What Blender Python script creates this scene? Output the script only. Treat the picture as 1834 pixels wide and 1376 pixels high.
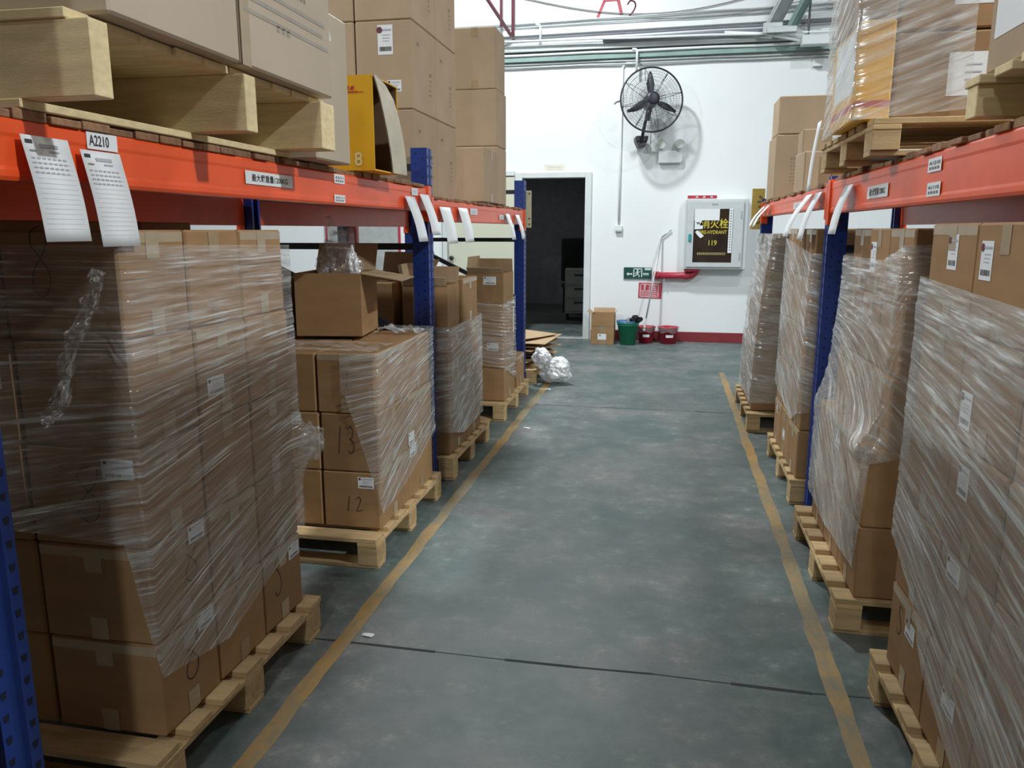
import bpy, bmesh, math, random
from mathutils import Vector, Matrix, noise
random.seed(7)
for o in list(bpy.data.objects): bpy.data.objects.remove(o)
scene = bpy.context.scene
COL = scene.collection
PI = math.pi

# ------------------------------------------------------------------ camera
cam_d = bpy.data.cameras.new('camera'); cam = bpy.data.objects.new('camera', cam_d); COL.objects.link(cam)
cam_d.sensor_fit = 'HORIZONTAL'; cam_d.sensor_width = 36.0; cam_d.lens = 36.0 * 1400 / 1834
cam_d.clip_start = 0.05; cam_d.clip_end = 100
cam.location = (0, 0, 1.45)
cam.rotation_euler = (math.radians(90 - 11.192), 0, math.radians(11.216))
scene.camera = cam

# ------------------------------------------------------------------ world, exposure
w = bpy.data.worlds.new('world'); scene.world = w; w.use_nodes = True
w.node_tree.nodes['Background'].inputs[0].default_value = (0.75, 0.85, 1.0, 1)
w.node_tree.nodes['Background'].inputs[1].default_value = 0.01
vs = scene.view_settings
vs.view_transform = 'Standard'; vs.look = 'None'; vs.gamma = 1; vs.use_curve_mapping = False
vs.exposure = 0.0

# hall lamps and added ones (x, y, watts): hung under the ceiling, built as fixtures further down
LAMP_Z = 5.75
LAMPS = [(-1.7, 7.65, 300, 'high bay lamp over the left rack near the back wall'), (2.2, 6.6, 80, 'high bay lamp over the right rack near the back wall'),
         (-0.7, -0.5, 28, 'high bay lamp over the aisle just behind the camera'), (-0.3, -5.0, 175, 'added unseen lamp over the aisle far behind the camera'),  # the far rear lamp is added to light the upper front faces
         (4.4, 1.2, 520, 'added unseen lamp off to the right, lighting the left goods'), (-5.2, 2.6, 320, 'added unseen lamp off to the left, lighting the right goods')]  # side lamps added out of view to light the aisle-facing goods

# ------------------------------------------------------------------ materials
MATS = {}
def nt(name):
    m = bpy.data.materials.new(name); m.use_nodes = True
    n = m.node_tree; b = n.nodes['Principled BSDF']
    return m, n, b
def ramp(n, stops):
    r = n.nodes.new('ShaderNodeValToRGB'); e = r.color_ramp.elements
    while len(e) < len(stops): e.new(0.5)
    for i, (p, c) in enumerate(stops):
        e[i].position = p; e[i].color = c if len(c) == 4 else (*c, 1)
    return r
def noise_node(n, scale, detail=4, rough=0.55, coord='Object', mscale=(1, 1, 1)):
    tc = n.nodes.new('ShaderNodeTexCoord'); mp = n.nodes.new('ShaderNodeMapping')
    mp.inputs['Scale'].default_value = mscale
    n.links.new(tc.outputs[coord], mp.inputs['Vector'])
    t = n.nodes.new('ShaderNodeTexNoise'); t.inputs['Scale'].default_value = scale
    t.inputs['Detail'].default_value = detail; t.inputs['Roughness'].default_value = rough
    n.links.new(mp.outputs[0], t.inputs['Vector'])
    return t
def mat(name, col, rough=0.6, metal=0.0, var=0.12, scale=8, mscale=(1, 1, 1), bump=0.0, bscale=60, rnd=0.0, spec=0.5, coat=0.0):
    if name in MATS: return MATS[name]
    m, n, b = nt(name)
    c = col
    lo = tuple(max(0, v * (1 - var)) for v in c); hi = tuple(min(1, v * (1 + var)) for v in c)
    t = noise_node(n, scale, mscale=mscale)
    r = ramp(n, [(0.3, lo), (0.7, hi)]); n.links.new(t.outputs['Fac'], r.inputs['Fac'])
    out = r.outputs['Color']
    if rnd:
        oi = n.nodes.new('ShaderNodeObjectInfo'); hs = n.nodes.new('ShaderNodeHueSaturation')
        mr = n.nodes.new('ShaderNodeMapRange'); mr.inputs['To Min'].default_value = 1 - rnd; mr.inputs['To Max'].default_value = 1 + rnd
        n.links.new(oi.outputs['Random'], mr.inputs['Value']); n.links.new(mr.outputs[0], hs.inputs['Value'])
        n.links.new(out, hs.inputs['Color']); out = hs.outputs['Color']
    n.links.new(out, b.inputs['Base Color'])
    b.inputs['Roughness'].default_value = rough; b.inputs['Metallic'].default_value = metal
    b.inputs['Specular IOR Level'].default_value = spec
    if coat: b.inputs['Coat Weight'].default_value = coat; b.inputs['Coat Roughness'].default_value = 0.15
    if bump:
        t2 = noise_node(n, bscale, mscale=mscale); bp = n.nodes.new('ShaderNodeBump')
        bp.inputs['Strength'].default_value = bump; bp.inputs['Distance'].default_value = 0.01
        n.links.new(t2.outputs['Fac'], bp.inputs['Height']); n.links.new(bp.outputs[0], b.inputs['Normal'])
    MATS[name] = m; return m

CARD = mat('cardboard', (0.34, 0.20, 0.095), 0.75, var=0.10, scale=5, mscale=(1, 1, 3), rnd=0.12, spec=0.25)
CARDG = mat('pale cardboard', (0.44, 0.32, 0.21), 0.75, var=0.07, scale=4, rnd=0.07, spec=0.25)
CARDW = mat('white faced carton', (0.50, 0.41, 0.31), 0.6, var=0.06, scale=4, rnd=0.03, spec=0.3)
CARDIN = mat('cardboard inside', (0.45, 0.31, 0.18), 0.8, var=0.08, scale=9)
YELLOW = mat('yellow carton', (0.84, 0.45, 0.012), 0.5, var=0.05, scale=5)
TAPE = mat('packing tape', (0.42, 0.33, 0.22), 0.28, var=0.08, scale=14)
TAPED = mat('brown tape', (0.36, 0.25, 0.14), 0.3, var=0.08, scale=14)
PAPER = mat('paper', (0.82, 0.84, 0.85), 0.7, var=0.03, scale=9)
INK = mat('ink', (0.03, 0.03, 0.035), 0.6, var=0.1)
INKG = mat('faded print', (0.22, 0.20, 0.19), 0.7, var=0.1)
INKL = mat('light print', (0.45, 0.46, 0.52), 0.7, var=0.1)
MAROON = mat('maroon print', (0.14, 0.03, 0.04), 0.6, var=0.1)
MARKER = mat('marker ink', (0.045, 0.03, 0.025), 0.6, var=0.2)
REDINK = mat('red print', (0.55, 0.05, 0.03), 0.6, var=0.08)
WOOD = mat('pallet wood', (0.52, 0.36, 0.18), 0.75, var=0.22, scale=3, mscale=(2, 14, 14), rnd=0.14, bump=0.15, bscale=30)
WOODX = mat('raw pallet wood', (0.74, 0.60, 0.34), 0.75, var=0.14, scale=3, mscale=(2, 10, 16), rnd=0.08, bump=0.15, bscale=30)
PLANK = mat('deck plank', (0.30, 0.16, 0.085), 0.8, var=0.3, scale=4, mscale=(2, 14, 14), rnd=0.22)
ORANGE = mat('orange beam paint', (0.86, 0.095, 0.018), 0.38, var=0.08, scale=6, coat=0.1)
BLUE = mat('blue post paint', (0.008, 0.035, 0.22), 0.4, var=0.12, scale=10, coat=0.2)
DARKBR = mat('dark brace paint', (0.018, 0.022, 0.032), 0.5, var=0.15)
SLOT = mat('slot shadow', (0.004, 0.007, 0.025), 0.7, var=0.1)
STEEL = mat('galvanised steel', (0.50, 0.53, 0.53), 0.4, metal=0.3, var=0.12, scale=5, mscale=(1, 4, 4))
GREENP = mat('grey green trunking', (0.25, 0.36, 0.33), 0.5, var=0.15, scale=4)
WHITEP = mat('white conduit', (0.80, 0.83, 0.82), 0.45, var=0.04)
DARKP = mat('dark conduit', (0.19, 0.19, 0.23), 0.5, var=0.15)
REDP = mat('red pipe paint', (0.42, 0.03, 0.055), 0.4, var=0.12)
BASER = mat('red skirting paint', (0.22, 0.025, 0.03), 0.5, var=0.15, scale=4)
BLACK = mat('black metal', (0.018, 0.018, 0.026), 0.4, var=0.15)
WIRE = mat('fan wire', (0.10, 0.11, 0.12), 0.4, metal=0.5)
WHITEM = mat('white metal', (0.78, 0.80, 0.80), 0.45, var=0.03)
CABM = mat('cabinet steel', (0.62, 0.65, 0.66), 0.4, var=0.04, metal=0.1)
GLASSD = mat('dark glass', (0.035, 0.022, 0.015), 0.08, var=0.3, scale=5)
GOLD = mat('gold lettering', (0.62, 0.50, 0.06), 0.5, var=0.1)
GREENS = mat('exit sign green', (0.012, 0.075, 0.06), 0.4, var=0.1)
TEAL = mat('teal handle', (0.02, 0.35, 0.36), 0.4)
SIGNR = mat('sign red', (0.50, 0.06, 0.09), 0.5, var=0.1)
BGREEN = mat('green plastic', (0.015, 0.22, 0.12), 0.4, var=0.08)
BRED = mat('red plastic', (0.42, 0.012, 0.04), 0.4, var=0.08)
BBLUE = mat('blue plastic', (0.05, 0.14, 0.30), 0.4)
CREAM = mat('cream door paint', (0.62, 0.62, 0.49), 0.5, var=0.03, scale=3)
CREAMS = mat('cream sign plate', (0.70, 0.66, 0.42), 0.5, var=0.05)
YSIGN = mat('yellow sign plate', (0.72, 0.55, 0.13), 0.5, var=0.08)
RAG = mat('black rag', (0.012, 0.012, 0.014), 0.9)
GREYR = mat('grey cloth', (0.3, 0.31, 0.33), 0.9)
ALU = mat('aluminium pole', (0.55, 0.56, 0.57), 0.35, metal=0.6)
FRAME = mat('door frame paint', (0.66, 0.69, 0.68), 0.5, var=0.05)
LENS = mat('lamp lens', (0.75, 0.78, 0.72), 0.1, var=0.05)
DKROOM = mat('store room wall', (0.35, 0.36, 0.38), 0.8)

# walls: white paint with faint stains
def wall_mat():
    m, n, b = nt('white wall paint')
    t = noise_node(n, 1.2, 6, 0.6); r = ramp(n, [(0.3, (0.80, 0.825, 0.83)), (0.62, (0.84, 0.86, 0.865))])
    n.links.new(t.outputs['Fac'], r.inputs['Fac']); n.links.new(r.outputs[0], b.inputs['Base Color'])
    b.inputs['Roughness'].default_value = 0.8
    return m
WALL = wall_mat()
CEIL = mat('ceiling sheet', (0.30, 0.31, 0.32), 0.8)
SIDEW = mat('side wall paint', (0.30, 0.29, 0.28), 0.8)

def floor_mat():
    m, n, b = nt('green floor paint')
    t = noise_node(n, 1.5, 9, 0.68, mscale=(1.0, 1.0, 1)); r = ramp(n, [(0.37, (0.075, 0.118, 0.108)), (0.5, (0.122, 0.150, 0.142)), (0.63, (0.186, 0.192, 0.184))])
    n.links.new(t.outputs['Fac'], r.inputs['Fac'])
    t2 = noise_node(n, 8, 9, 0.75, mscale=(0.9, 1.0, 1)); r2 = ramp(n, [(0.36, (0.68, 0.74, 0.73)), (0.52, (0.98, 0.98, 0.98)), (0.60, (1.3, 1.26, 1.24)), (0.66, (2.0, 1.85, 1.75))])
    n.links.new(t2.outputs['Fac'], r2.inputs['Fac'])
    mx = n.nodes.new('ShaderNodeMix'); mx.data_type = 'RGBA'; mx.blend_type = 'MULTIPLY'; mx.inputs[0].default_value = 0.85
    n.links.new(r.outputs[0], mx.inputs[6]); n.links.new(r2.outputs[0], mx.inputs[7])
    n.links.new(mx.outputs[2], b.inputs['Base Color'])
    r3 = ramp(n, [(0.3, (0.44,) * 3), (0.7, (0.62,) * 3)]); n.links.new(t2.outputs['Fac'], r3.inputs['Fac'])
    n.links.new(r3.outputs[0], b.inputs['Roughness'])
    return m
FLOOR = floor_mat()

def line_mat():
    m, n, b = nt('worn yellow line paint')
    t = noise_node(n, 16, 8, 0.75, mscale=(1.6, 0.6, 1)); t2 = noise_node(n, 1.1, 3)
    ad = n.nodes.new('ShaderNodeMath'); ad.operation = 'ADD'; n.links.new(t.outputs['Fac'], ad.inputs[0]); n.links.new(t2.outputs['Fac'], ad.inputs[1])
    r = ramp(n, [(0.0, (0, 0, 0)), (0.47, (0, 0, 0)), (0.66, (1, 1, 1))])
    dv = n.nodes.new('ShaderNodeMath'); dv.operation = 'MULTIPLY'; dv.inputs[1].default_value = 0.56; n.links.new(ad.outputs[0], dv.inputs[0])
    n.links.new(dv.outputs[0], r.inputs['Fac'])
    mx = n.nodes.new('ShaderNodeMix'); mx.data_type = 'RGBA'
    n.links.new(r.outputs[0], mx.inputs[0]); mx.inputs[6].default_value = (0.22, 0.20, 0.135, 1); mx.inputs[7].default_value = (0.43, 0.25, 0.075, 1)
    n.links.new(mx.outputs[2], b.inputs['Base Color']); b.inputs['Roughness'].default_value = 0.6
    return m
LINE = line_mat()

# stretch film: clear plastic with hazy, glossy wrinkle streaks (UV is in metres along / across the wind)
def film_mat(name, haze=0.5, freq=60, tint=(0.86, 0.88, 0.87), lines=0.6, base=0.05):
    m = bpy.data.materials.new(name); m.use_nodes = True; n = m.node_tree; n.nodes.clear()
    out = n.nodes.new('ShaderNodeOutputMaterial')
    tr = n.nodes.new('ShaderNodeBsdfTransparent'); df = n.nodes.new('ShaderNodeBsdfDiffuse'); gl = n.nodes.new('ShaderNodeBsdfGlossy')
    df.inputs['Color'].default_value = (*tint, 1); gl.inputs['Roughness'].default_value = 0.2; gl.inputs['Color'].default_value = (1, 1, 1, 1)
    t1 = noise_node(n, 1.0, 3, 0.6, 'UV', (3.5, freq, 1)); t2 = noise_node(n, 1.0, 2, 0.5, 'UV', (1.7, 4.5, 1)); t3 = noise_node(n, 1.0, 2, 0.6, 'UV', (9, freq * 2.6, 1))
    bp = n.nodes.new('ShaderNodeBump'); bp.inputs['Strength'].default_value = 0.9; bp.inputs['Distance'].default_value = 0.008
    n.links.new(t1.outputs['Fac'], bp.inputs['Height'])
    n.links.new(bp.outputs[0], gl.inputs['Normal'])
    r1 = ramp(n, [(0.34, (0.07,) * 3), (0.52, (0.36,) * 3), (0.70, (1.0,) * 3)]); n.links.new(t1.outputs['Fac'], r1.inputs['Fac'])
    r2 = ramp(n, [(0.3, (0.25,) * 3), (0.7, (1.0,) * 3)]); n.links.new(t2.outputs['Fac'], r2.inputs['Fac'])
    r3 = ramp(n, [(0.45, (0.55,) * 3), (0.7, (1.3,) * 3)]); n.links.new(t3.outputs['Fac'], r3.inputs['Fac'])
    m1 = n.nodes.new('ShaderNodeMath'); m1.operation = 'MULTIPLY'; n.links.new(r1.outputs[0], m1.inputs[0]); n.links.new(r2.outputs[0], m1.inputs[1])
    m2 = n.nodes.new('ShaderNodeMath'); m2.operation = 'MULTIPLY'; n.links.new(m1.outputs[0], m2.inputs[0]); n.links.new(r3.outputs[0], m2.inputs[1])
    m3 = n.nodes.new('ShaderNodeMath'); m3.operation = 'MULTIPLY_ADD'; m3.inputs[1].default_value = haze; m3.inputs[2].default_value = base; m3.use_clamp = True
    n.links.new(m2.outputs[0], m3.inputs[0])
    t4 = noise_node(n, 1.0, 2, 0.45, 'UV', (2.0, freq * 1.7, 1)); r4 = ramp(n, [(0.57, (0.0,) * 3), (0.645, (1.0,) * 3)]); n.links.new(t4.outputs['Fac'], r4.inputs['Fac'])  # thin white streaks painted in as wrinkle highlights
    t5 = noise_node(n, 1.0, 2, 0.5, 'UV', (4.0, 9.0, 1)); r5 = ramp(n, [(0.40, (0.05,) * 3), (0.62, (1.0,) * 3)]); n.links.new(t5.outputs['Fac'], r5.inputs['Fac'])
    m4 = n.nodes.new('ShaderNodeMath'); m4.operation = 'MULTIPLY'; n.links.new(r4.outputs[0], m4.inputs[0]); n.links.new(r5.outputs[0], m4.inputs[1])
    m5 = n.nodes.new('ShaderNodeMath'); m5.operation = 'MULTIPLY_ADD'; m5.inputs[1].default_value = lines; m5.use_clamp = True; n.links.new(m4.outputs[0], m5.inputs[0]); n.links.new(m3.outputs[0], m5.inputs[2])
    m3 = m5
    sur = n.nodes.new('ShaderNodeMixShader'); sur.inputs[0].default_value = 0.22; n.links.new(df.outputs[0], sur.inputs[1]); n.links.new(gl.outputs[0], sur.inputs[2])
    mx = n.nodes.new('ShaderNodeMixShader'); n.links.new(m3.outputs[0], mx.inputs[0]); n.links.new(tr.outputs[0], mx.inputs[1]); n.links.new(sur.outputs[0], mx.inputs[2])
    # thin clear gloss over everything
    gl2 = n.nodes.new('ShaderNodeBsdfGlossy'); gl2.inputs['Roughness'].default_value = 0.14; n.links.new(bp.outputs[0], gl2.inputs['Normal'])
    mx2 = n.nodes.new('ShaderNodeMixShader'); m6 = n.nodes.new('ShaderNodeMath'); m6.operation = 'MULTIPLY_ADD'; m6.inputs[1].default_value = 0.34; m6.inputs[2].default_value = 0.06; n.links.new(m4.outputs[0], m6.inputs[0]); n.links.new(m6.outputs[0], mx2.inputs[0]); n.links.new(mx.outputs[0], mx2.inputs[1]); n.links.new(gl2.outputs[0], mx2.inputs[2])
    n.links.new(mx2.outputs[0], out.inputs['Surface'])
    return m
FILM = film_mat('stretch film', 0.9, 55, lines=0.9, base=0.03)
FILMW = film_mat('white hazy film', 1.0, 30, lines=0.5, base=0.24)
FILMH = film_mat('hazy stretch film', 1.15, 38, lines=0.5, base=0.12)
BAG = film_mat('white plastic bag', 1.6, 16, (0.95, 0.96, 0.97), base=0.5)
BAGC = film_mat('clear plastic bag', 0.55, 20, lines=0.3)

# ------------------------------------------------------------------ helpers
def link(name, mesh, parent=None, mats=(), loc=(0, 0, 0), rot=(0, 0, 0)):
    o = bpy.data.objects.new(name, mesh); COL.objects.link(o)
    if mesh is not None:
        for m in mats:
            if m.name not in [x.name for x in mesh.materials if x]: mesh.materials.append(m)
    o.parent = parent; o.location = loc; o.rotation_euler = rot
    return o
def tag(o, label, cat, group=None, kind=None):
    if label: o['label'] = label
    if cat: o['category'] = cat
    if group: o['group'] = group
    if kind: o['kind'] = kind
    return o
def empty(name, loc, rotz=0.0, rot=None):
    o = bpy.data.objects.new(name, None); COL.objects.link(o); o.location = loc
    o.rotation_euler = rot if rot else (0, 0, rotz); o.empty_display_size = 0.05
    return o

class MB:
    """mesh builder: polygons with material indices"""
    def __init__(s): s.v = []; s.f = []; s.mi = []; s.mats = []; s.smooth = False
    def m(s, mt):
        if mt not in s.mats: s.mats.append(mt)
        return s.mats.index(mt)
    def poly(s, pts, mt):
        b = len(s.v); s.v += [tuple(p) for p in pts]; s.f.append(tuple(range(b, b + len(pts)))); s.mi.append(s.m(mt))
    def box(s, x0, x1, y0, y1, z0, z1, mt, M=None):
        c = [(x, y, z) for x in (x0, x1) for y in (y0, y1) for z in (z0, z1)]
        if M: c = [tuple(M @ Vector(p)) for p in c]
        b = len(s.v); s.v += c
        for q in ((0, 1, 3, 2), (4, 6, 7, 5), (0, 4, 5, 1), (2, 3, 7, 6), (0, 2, 6, 4), (1, 5, 7, 3)):
            s.f.append(tuple(b + i for i in q)); s.mi.append(s.m(mt))
    def tube(s, pts, r, mt, n=8, cap=True):
        pts = [Vector(p) for p in pts]; rings = []
        rr = r if isinstance(r, (list, tuple)) else [r] * len(pts)
        up = None
        for i, p in enumerate(pts):
            d = (pts[min(i + 1, len(pts) - 1)] - pts[max(i - 1, 0)]).normalized()
            if up is None:
                up = Vector((0, 0, 1)) if abs(d.z) < 0.9 else Vector((1, 0, 0))
            a = d.cross(up).normalized(); b2 = a.cross(d).normalized(); up = b2
            base = len(s.v)
            for k in range(n):
                an = 2 * PI * k / n; q = p + (a * math.cos(an) + b2 * math.sin(an)) * rr[i]; s.v.append(tuple(q))
            rings.append(base)
        mi = s.m(mt)
        for i in range(len(rings) - 1):
            for k in range(n):
                s.f.append((rings[i] + k, rings[i] + (k + 1) % n, rings[i + 1] + (k + 1) % n, rings[i + 1] + k)); s.mi.append(mi)
        if cap:
            s.f.append(tuple(rings[0] + k for k in range(n))[::-1]); s.mi.append(mi)
            s.f.append(tuple(rings[-1] + k for k in range(n))); s.mi.append(mi)
    def lathe(s, prof, mt, n=28, axis=None, cap=False):
        """prof [(r,z)], about local Z, transformed by axis matrix"""
        rings = []; mi = s.m(mt)
        for r, z in prof:
            base = len(s.v)
            for k in range(n):
                an = 2 * PI * k / n; p = Vector((r * math.cos(an), r * math.sin(an), z))
                s.v.append(tuple(axis @ p if axis else p))
            rings.append(base)
        for i in range(len(rings) - 1):
            for k in range(n):
                s.f.append((rings[i] + k, rings[i] + (k + 1) % n, rings[i + 1] + (k + 1) % n, rings[i + 1] + k)); s.mi.append(mi)
        if cap:
            s.f.append(tuple(rings[0] + k for k in range(n))[::-1]); s.mi.append(mi)
            s.f.append(tuple(rings[-1] + k for k in range(n))); s.mi.append(mi)
    def prism(s, prof, axis, a0, a1, mt):
        """prof: 2D outline; axis 'x','y','z' extrusion between a0 and a1"""
        def P(u, v, a):
            return {'x': (a, u, v), 'y': (u, a, v), 'z': (u, v, a)}[axis]
        b = len(s.v); n = len(prof); mi = s.m(mt)
        s.v += [P(u, v, a0) for u, v in prof] + [P(u, v, a1) for u, v in prof]
        for i in range(n):
            s.f.append((b + i, b + (i + 1) % n, b + n + (i + 1) % n, b + n + i)); s.mi.append(mi)
        s.f.append(tuple(b + i for i in range(n))[::-1]); s.f.append(tuple(b + n + i for i in range(n))); s.mi += [mi, mi]
    def mesh(s, name, bevel=0.0, smooth=False, recalc=True, seg=1, weld=False):
        me = bpy.data.meshes.new(name); me.from_pydata(s.v, [], s.f)
        for mt in s.mats: me.materials.append(mt)
        me.polygons.foreach_set('material_index', s.mi)
        if recalc or bevel or weld:
            bm = bmesh.new(); bm.from_mesh(me)
            if weld: bmesh.ops.remove_doubles(bm, verts=bm.verts, dist=1e-5)
            if recalc: bmesh.ops.recalc_face_normals(bm, faces=bm.faces)
            if bevel:
                ed = [e for e in bm.edges if len(e.link_faces) == 2 and e.calc_face_angle(0) > 0.5]
                bmesh.ops.bevel(bm, geom=ed, offset=bevel, segments=seg, affect='EDGES', profile=0.5)
            bm.to_mesh(me); bm.free()
        if smooth: me.polygons.foreach_set('use_smooth', [True] * len(me.polygons))
        me.update(); return me
    def obj(s, name, parent=None, loc=(0, 0, 0), rot=(0, 0, 0), **k):
        return link(name, s.mesh(name, **k), parent, (), loc, rot)

_BC = {}
def box_mesh(dx, dy, dz, mt, bevel=0.004, name='board'):
    """shared bevelled box, origin at the centre of the base"""
    k = (round(dx, 4), round(dy, 4), round(dz, 4), mt.name, bevel)
    if k not in _BC:
        b = MB(); b.box(-dx / 2, dx / 2, -dy / 2, dy / 2, 0, dz, mt); _BC[k] = b.mesh(name, bevel=bevel)
    return _BC[k]

_TX = {}
def text_polys(s, size):
    """flat text outlines as (verts2d, faces); origin at the left end of the baseline"""
    if s in _TX: vs_, fs_ = _TX[s]
    else:
        c = bpy.data.curves.new('t', 'FONT'); c.body = s; c.resolution_u = 3; c.offset = 0.014
        o = bpy.data.objects.new('t', c); COL.objects.link(o)
        dg = bpy.context.evaluated_depsgraph_get(); me = bpy.data.meshes.new_from_object(o.evaluated_get(dg))
        vs_ = [(v.co.x, v.co.y) for v in me.vertices]; fs_ = [tuple(p.vertices) for p in me.polygons]
        bpy.data.objects.remove(o); bpy.data.curves.remove(c); bpy.data.meshes.remove(me)
        _TX[s] = (vs_, fs_)
    return [(x * size, y * size) for x, y in vs_], fs_

class Decal:
    """flat print on a surface: frame O + u*U + v*V, lifted along N"""
    def __init__(s, O, U, V, lift=0.0006):
        s.O = Vector(O); s.U = Vector(U).normalized(); s.V = Vector(V).normalized(); s.N = s.U.cross(s.V); s.b = MB(); s.l = lift
    def P(s, u, v, l): return s.O + s.U * u + s.V * v + s.N * (s.l * (l + 1))
    def rect(s, u0, u1, v0, v1, mt, l=0): s.b.poly([s.P(u0, v0, l), s.P(u1, v0, l), s.P(u1, v1, l), s.P(u0, v1, l)], mt)
    def poly(s, pts, mt, l=0): s.b.poly([s.P(u, v, l) for u, v in pts], mt)
    def circle(s, u, v, r, mt, l=0, n=16): s.poly([(u + r * math.cos(2 * PI * k / n), v + r * math.sin(2 * PI * k / n)) for k in range(n)], mt, l)
    def text(s, st, u, v, size, mt, l=1, width=None):
        p, f = text_polys(st, size)
        if not p: return
        x0 = min(q[0] for q in p); x1 = max(q[0] for q in p); k = (width / (x1 - x0)) if width else 1
        for face in f: s.poly([(u + (p[i][0] - x0) * k, v + p[i][1]) for i in face], mt, l)
    def stroke(s, pts, wd, mt, l=0):
        for i in range(len(pts) - 1):
            a = Vector(pts[i]); b = Vector(pts[i + 1]); d = (b - a)
            if d.length < 1e-6: continue
            d.normalize(); n = Vector((-d.y, d.x)) * wd / 2; e = d * wd * 0.3
            s.poly([tuple(a - n - e), tuple(b - n + e), tuple(b + n + e), tuple(a + n - e)], mt, l)
    def barcode(s, u0, u1, v0, v1, mt, l=1, n=22):
        rng = random.Random(int(u0 * 977 + v0 * 331) + 5); x = u0; st = (u1 - u0) / n
        while x < u1 - st:
            wd = st * rng.choice((0.4, 0.6, 0.9)); s.rect(x, x + wd, v0, v1, mt, l); x += wd + st * rng.choice((0.4, 0.7))
    def sheet(s, u0, u1, v0, v1, mt, l=0): s.rect(u0, u1, v0, v1, mt, l)
    def obj(s, name, parent=None): return s.b.obj(name, parent, recalc=False)

def sticker(D, u, v, w_, h_, big=True):
    D.rect(u, u + w_, v, v + h_, PAPER, 0)
    D.circle(u + w_ * 0.13, v + h_ * 0.83, h_ * 0.11, MAROON, 1, 12)
    D.rect(u + w_ * 0.28, u + w_ * 0.9, v + h_ * 0.80, v + h_ * 0.86, INKL, 1)
    for k in range(3): D.rect(u + w_ * 0.3, u + w_ * (0.75 + 0.05 * k), v + h_ * (0.45 + 0.1 * k), v + h_ * (0.47 + 0.1 * k), INKL, 1)
    D.barcode(u + w_ * 0.12, u + w_ * 0.92, v + h_ * 0.12, v + h_ * 0.27, INK, 1)

GLYPH = {
    '8': [(.62, .98), (.3, .9), (.25, .72), (.5, .55), (.78, .34), (.72, .1), (.45, 0), (.2, .12), (.25, .34), (.5, .52), (.75, .7), (.85, .95)],
    '3': [(.2, .92), (.5, 1.0), (.72, .82), (.55, .58), (.38, .54), (.65, .46), (.78, .22), (.5, 0), (.2, .1)],
    '1': [(.55, 1.0), (.42, .5), (.3, .0)], '2': [(.2, .8), (.45, .98), (.7, .8), (.5, .4), (.2, .05), (.8, .1)],
    'S': [(.75, .95), (.4, .98), (.3, .75), (.6, .5), (.7, .2), (.4, .0), (.15, .15)],
}
def smooth_pts(p, k=4):
    out = []
    for i in range(len(p) - 1):
        p0 = p[max(i - 1, 0)]; p1 = p[i]; p2 = p[i + 1]; p3 = p[min(i + 2, len(p) - 1)]
        for j in range(k):
            t = j / k
            out.append(tuple(0.5 * (2 * p1[a] + (p2[a] - p0[a]) * t + (2 * p0[a] - 5 * p1[a] + 4 * p2[a] - p3[a]) * t * t + (3 * p1[a] - p0[a] - 3 * p2[a] + p3[a]) * t ** 3) for a in (0, 1)))
    out.append(p[-1]); return out
def scribble(D, st, u, v, w_, h_, wd=0.0034, parent=None):
    k = w_ / len(st)
    for i, ch in enumerate(st):
        D.stroke([(u + (i + a * 0.9) * k, v + b * h_) for a, b in smooth_pts(GLYPH[ch])], wd, MARKER)
        if i < len(st) - 1: D.obj('marker_number', parent); D.b = MB()

# carton faces: (origin, U, V, width) seen from outside
def face(dims, f):
    dx, dy, dz = dims
    return {'F': ((-dx / 2, -dy / 2, 0), (1, 0, 0), (0, 0, 1), dx), 'R': ((dx / 2, -dy / 2, 0), (0, 1, 0), (0, 0, 1), dy),
            'L': ((-dx / 2, dy / 2, 0), (0, -1, 0), (0, 0, 1), dy), 'T': ((-dx / 2, -dy / 2, dz), (1, 0, 0), (0, 1, 0), dx)}[f]
def carton(x0, x1, y0, y1, z0, z1, label, mt=None, rot=0.0, tape='', stickers=(), marks=(), extra=None, group=None, gap=0.0015, name='carton', bevel=0.006):
    mt = mt or CARD
    dx, dy, dz = x1 - x0 - 2 * gap, y1 - y0 - 2 * gap, z1 - z0 - gap
    root = empty(name, ((x0 + x1) / 2, (y0 + y1) / 2, z0), rot)
    tag(root, label, 'carton', group)
    link('body', box_mesh(dx, dy, dz, mt, bevel, 'body'), root)
    D_ = (dx, dy, dz)
    for f in tape:
        lower = f.islower(); F = f.upper()
        O, U, V, wd = face(D_, F)
        c = wd / 2; tw = min(0.05, wd * 0.2)
        tps = [(c - tw / 2, c + tw / 2, dz - 0.07, dz - 0.004, 1), (c - tw / 2, c + tw / 2, 0.004, 0.065, 1)]
        if not lower: tps.append((0.006, wd - 0.006, dz - 0.03, dz - 0.005, 0))
        for (a, b_, c_, e_, lv) in tps:
            d = Decal(O, U, V); d.rect(a, b_, c_, e_, TAPED if lower else TAPE, lv); d.obj('tape', root)
    for (f, u, v, w_, h_) in stickers:
        O, U, V, wd = face(D_, f); d = Decal(O, U, V, 0.0009); sticker(d, u * wd, v * dz, w_, h_); d.obj('label', root)
    for (f, st, u, v, w_, h_) in marks:
        O, U, V, wd = face(D_, f); d = Decal(O, U, V, 0.0008); scribble(d, st, u * wd, v * dz, w_, h_, parent=root); d.obj('marker_number', root)
    if extra: extra(root, D_)
    return root

def tube_obj(name, pts, r, mt, parent=None, n=8, **k):
    b = MB(); b.tube(pts, r, mt, n); return b.obj(name, parent, smooth=True, **k)

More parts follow.
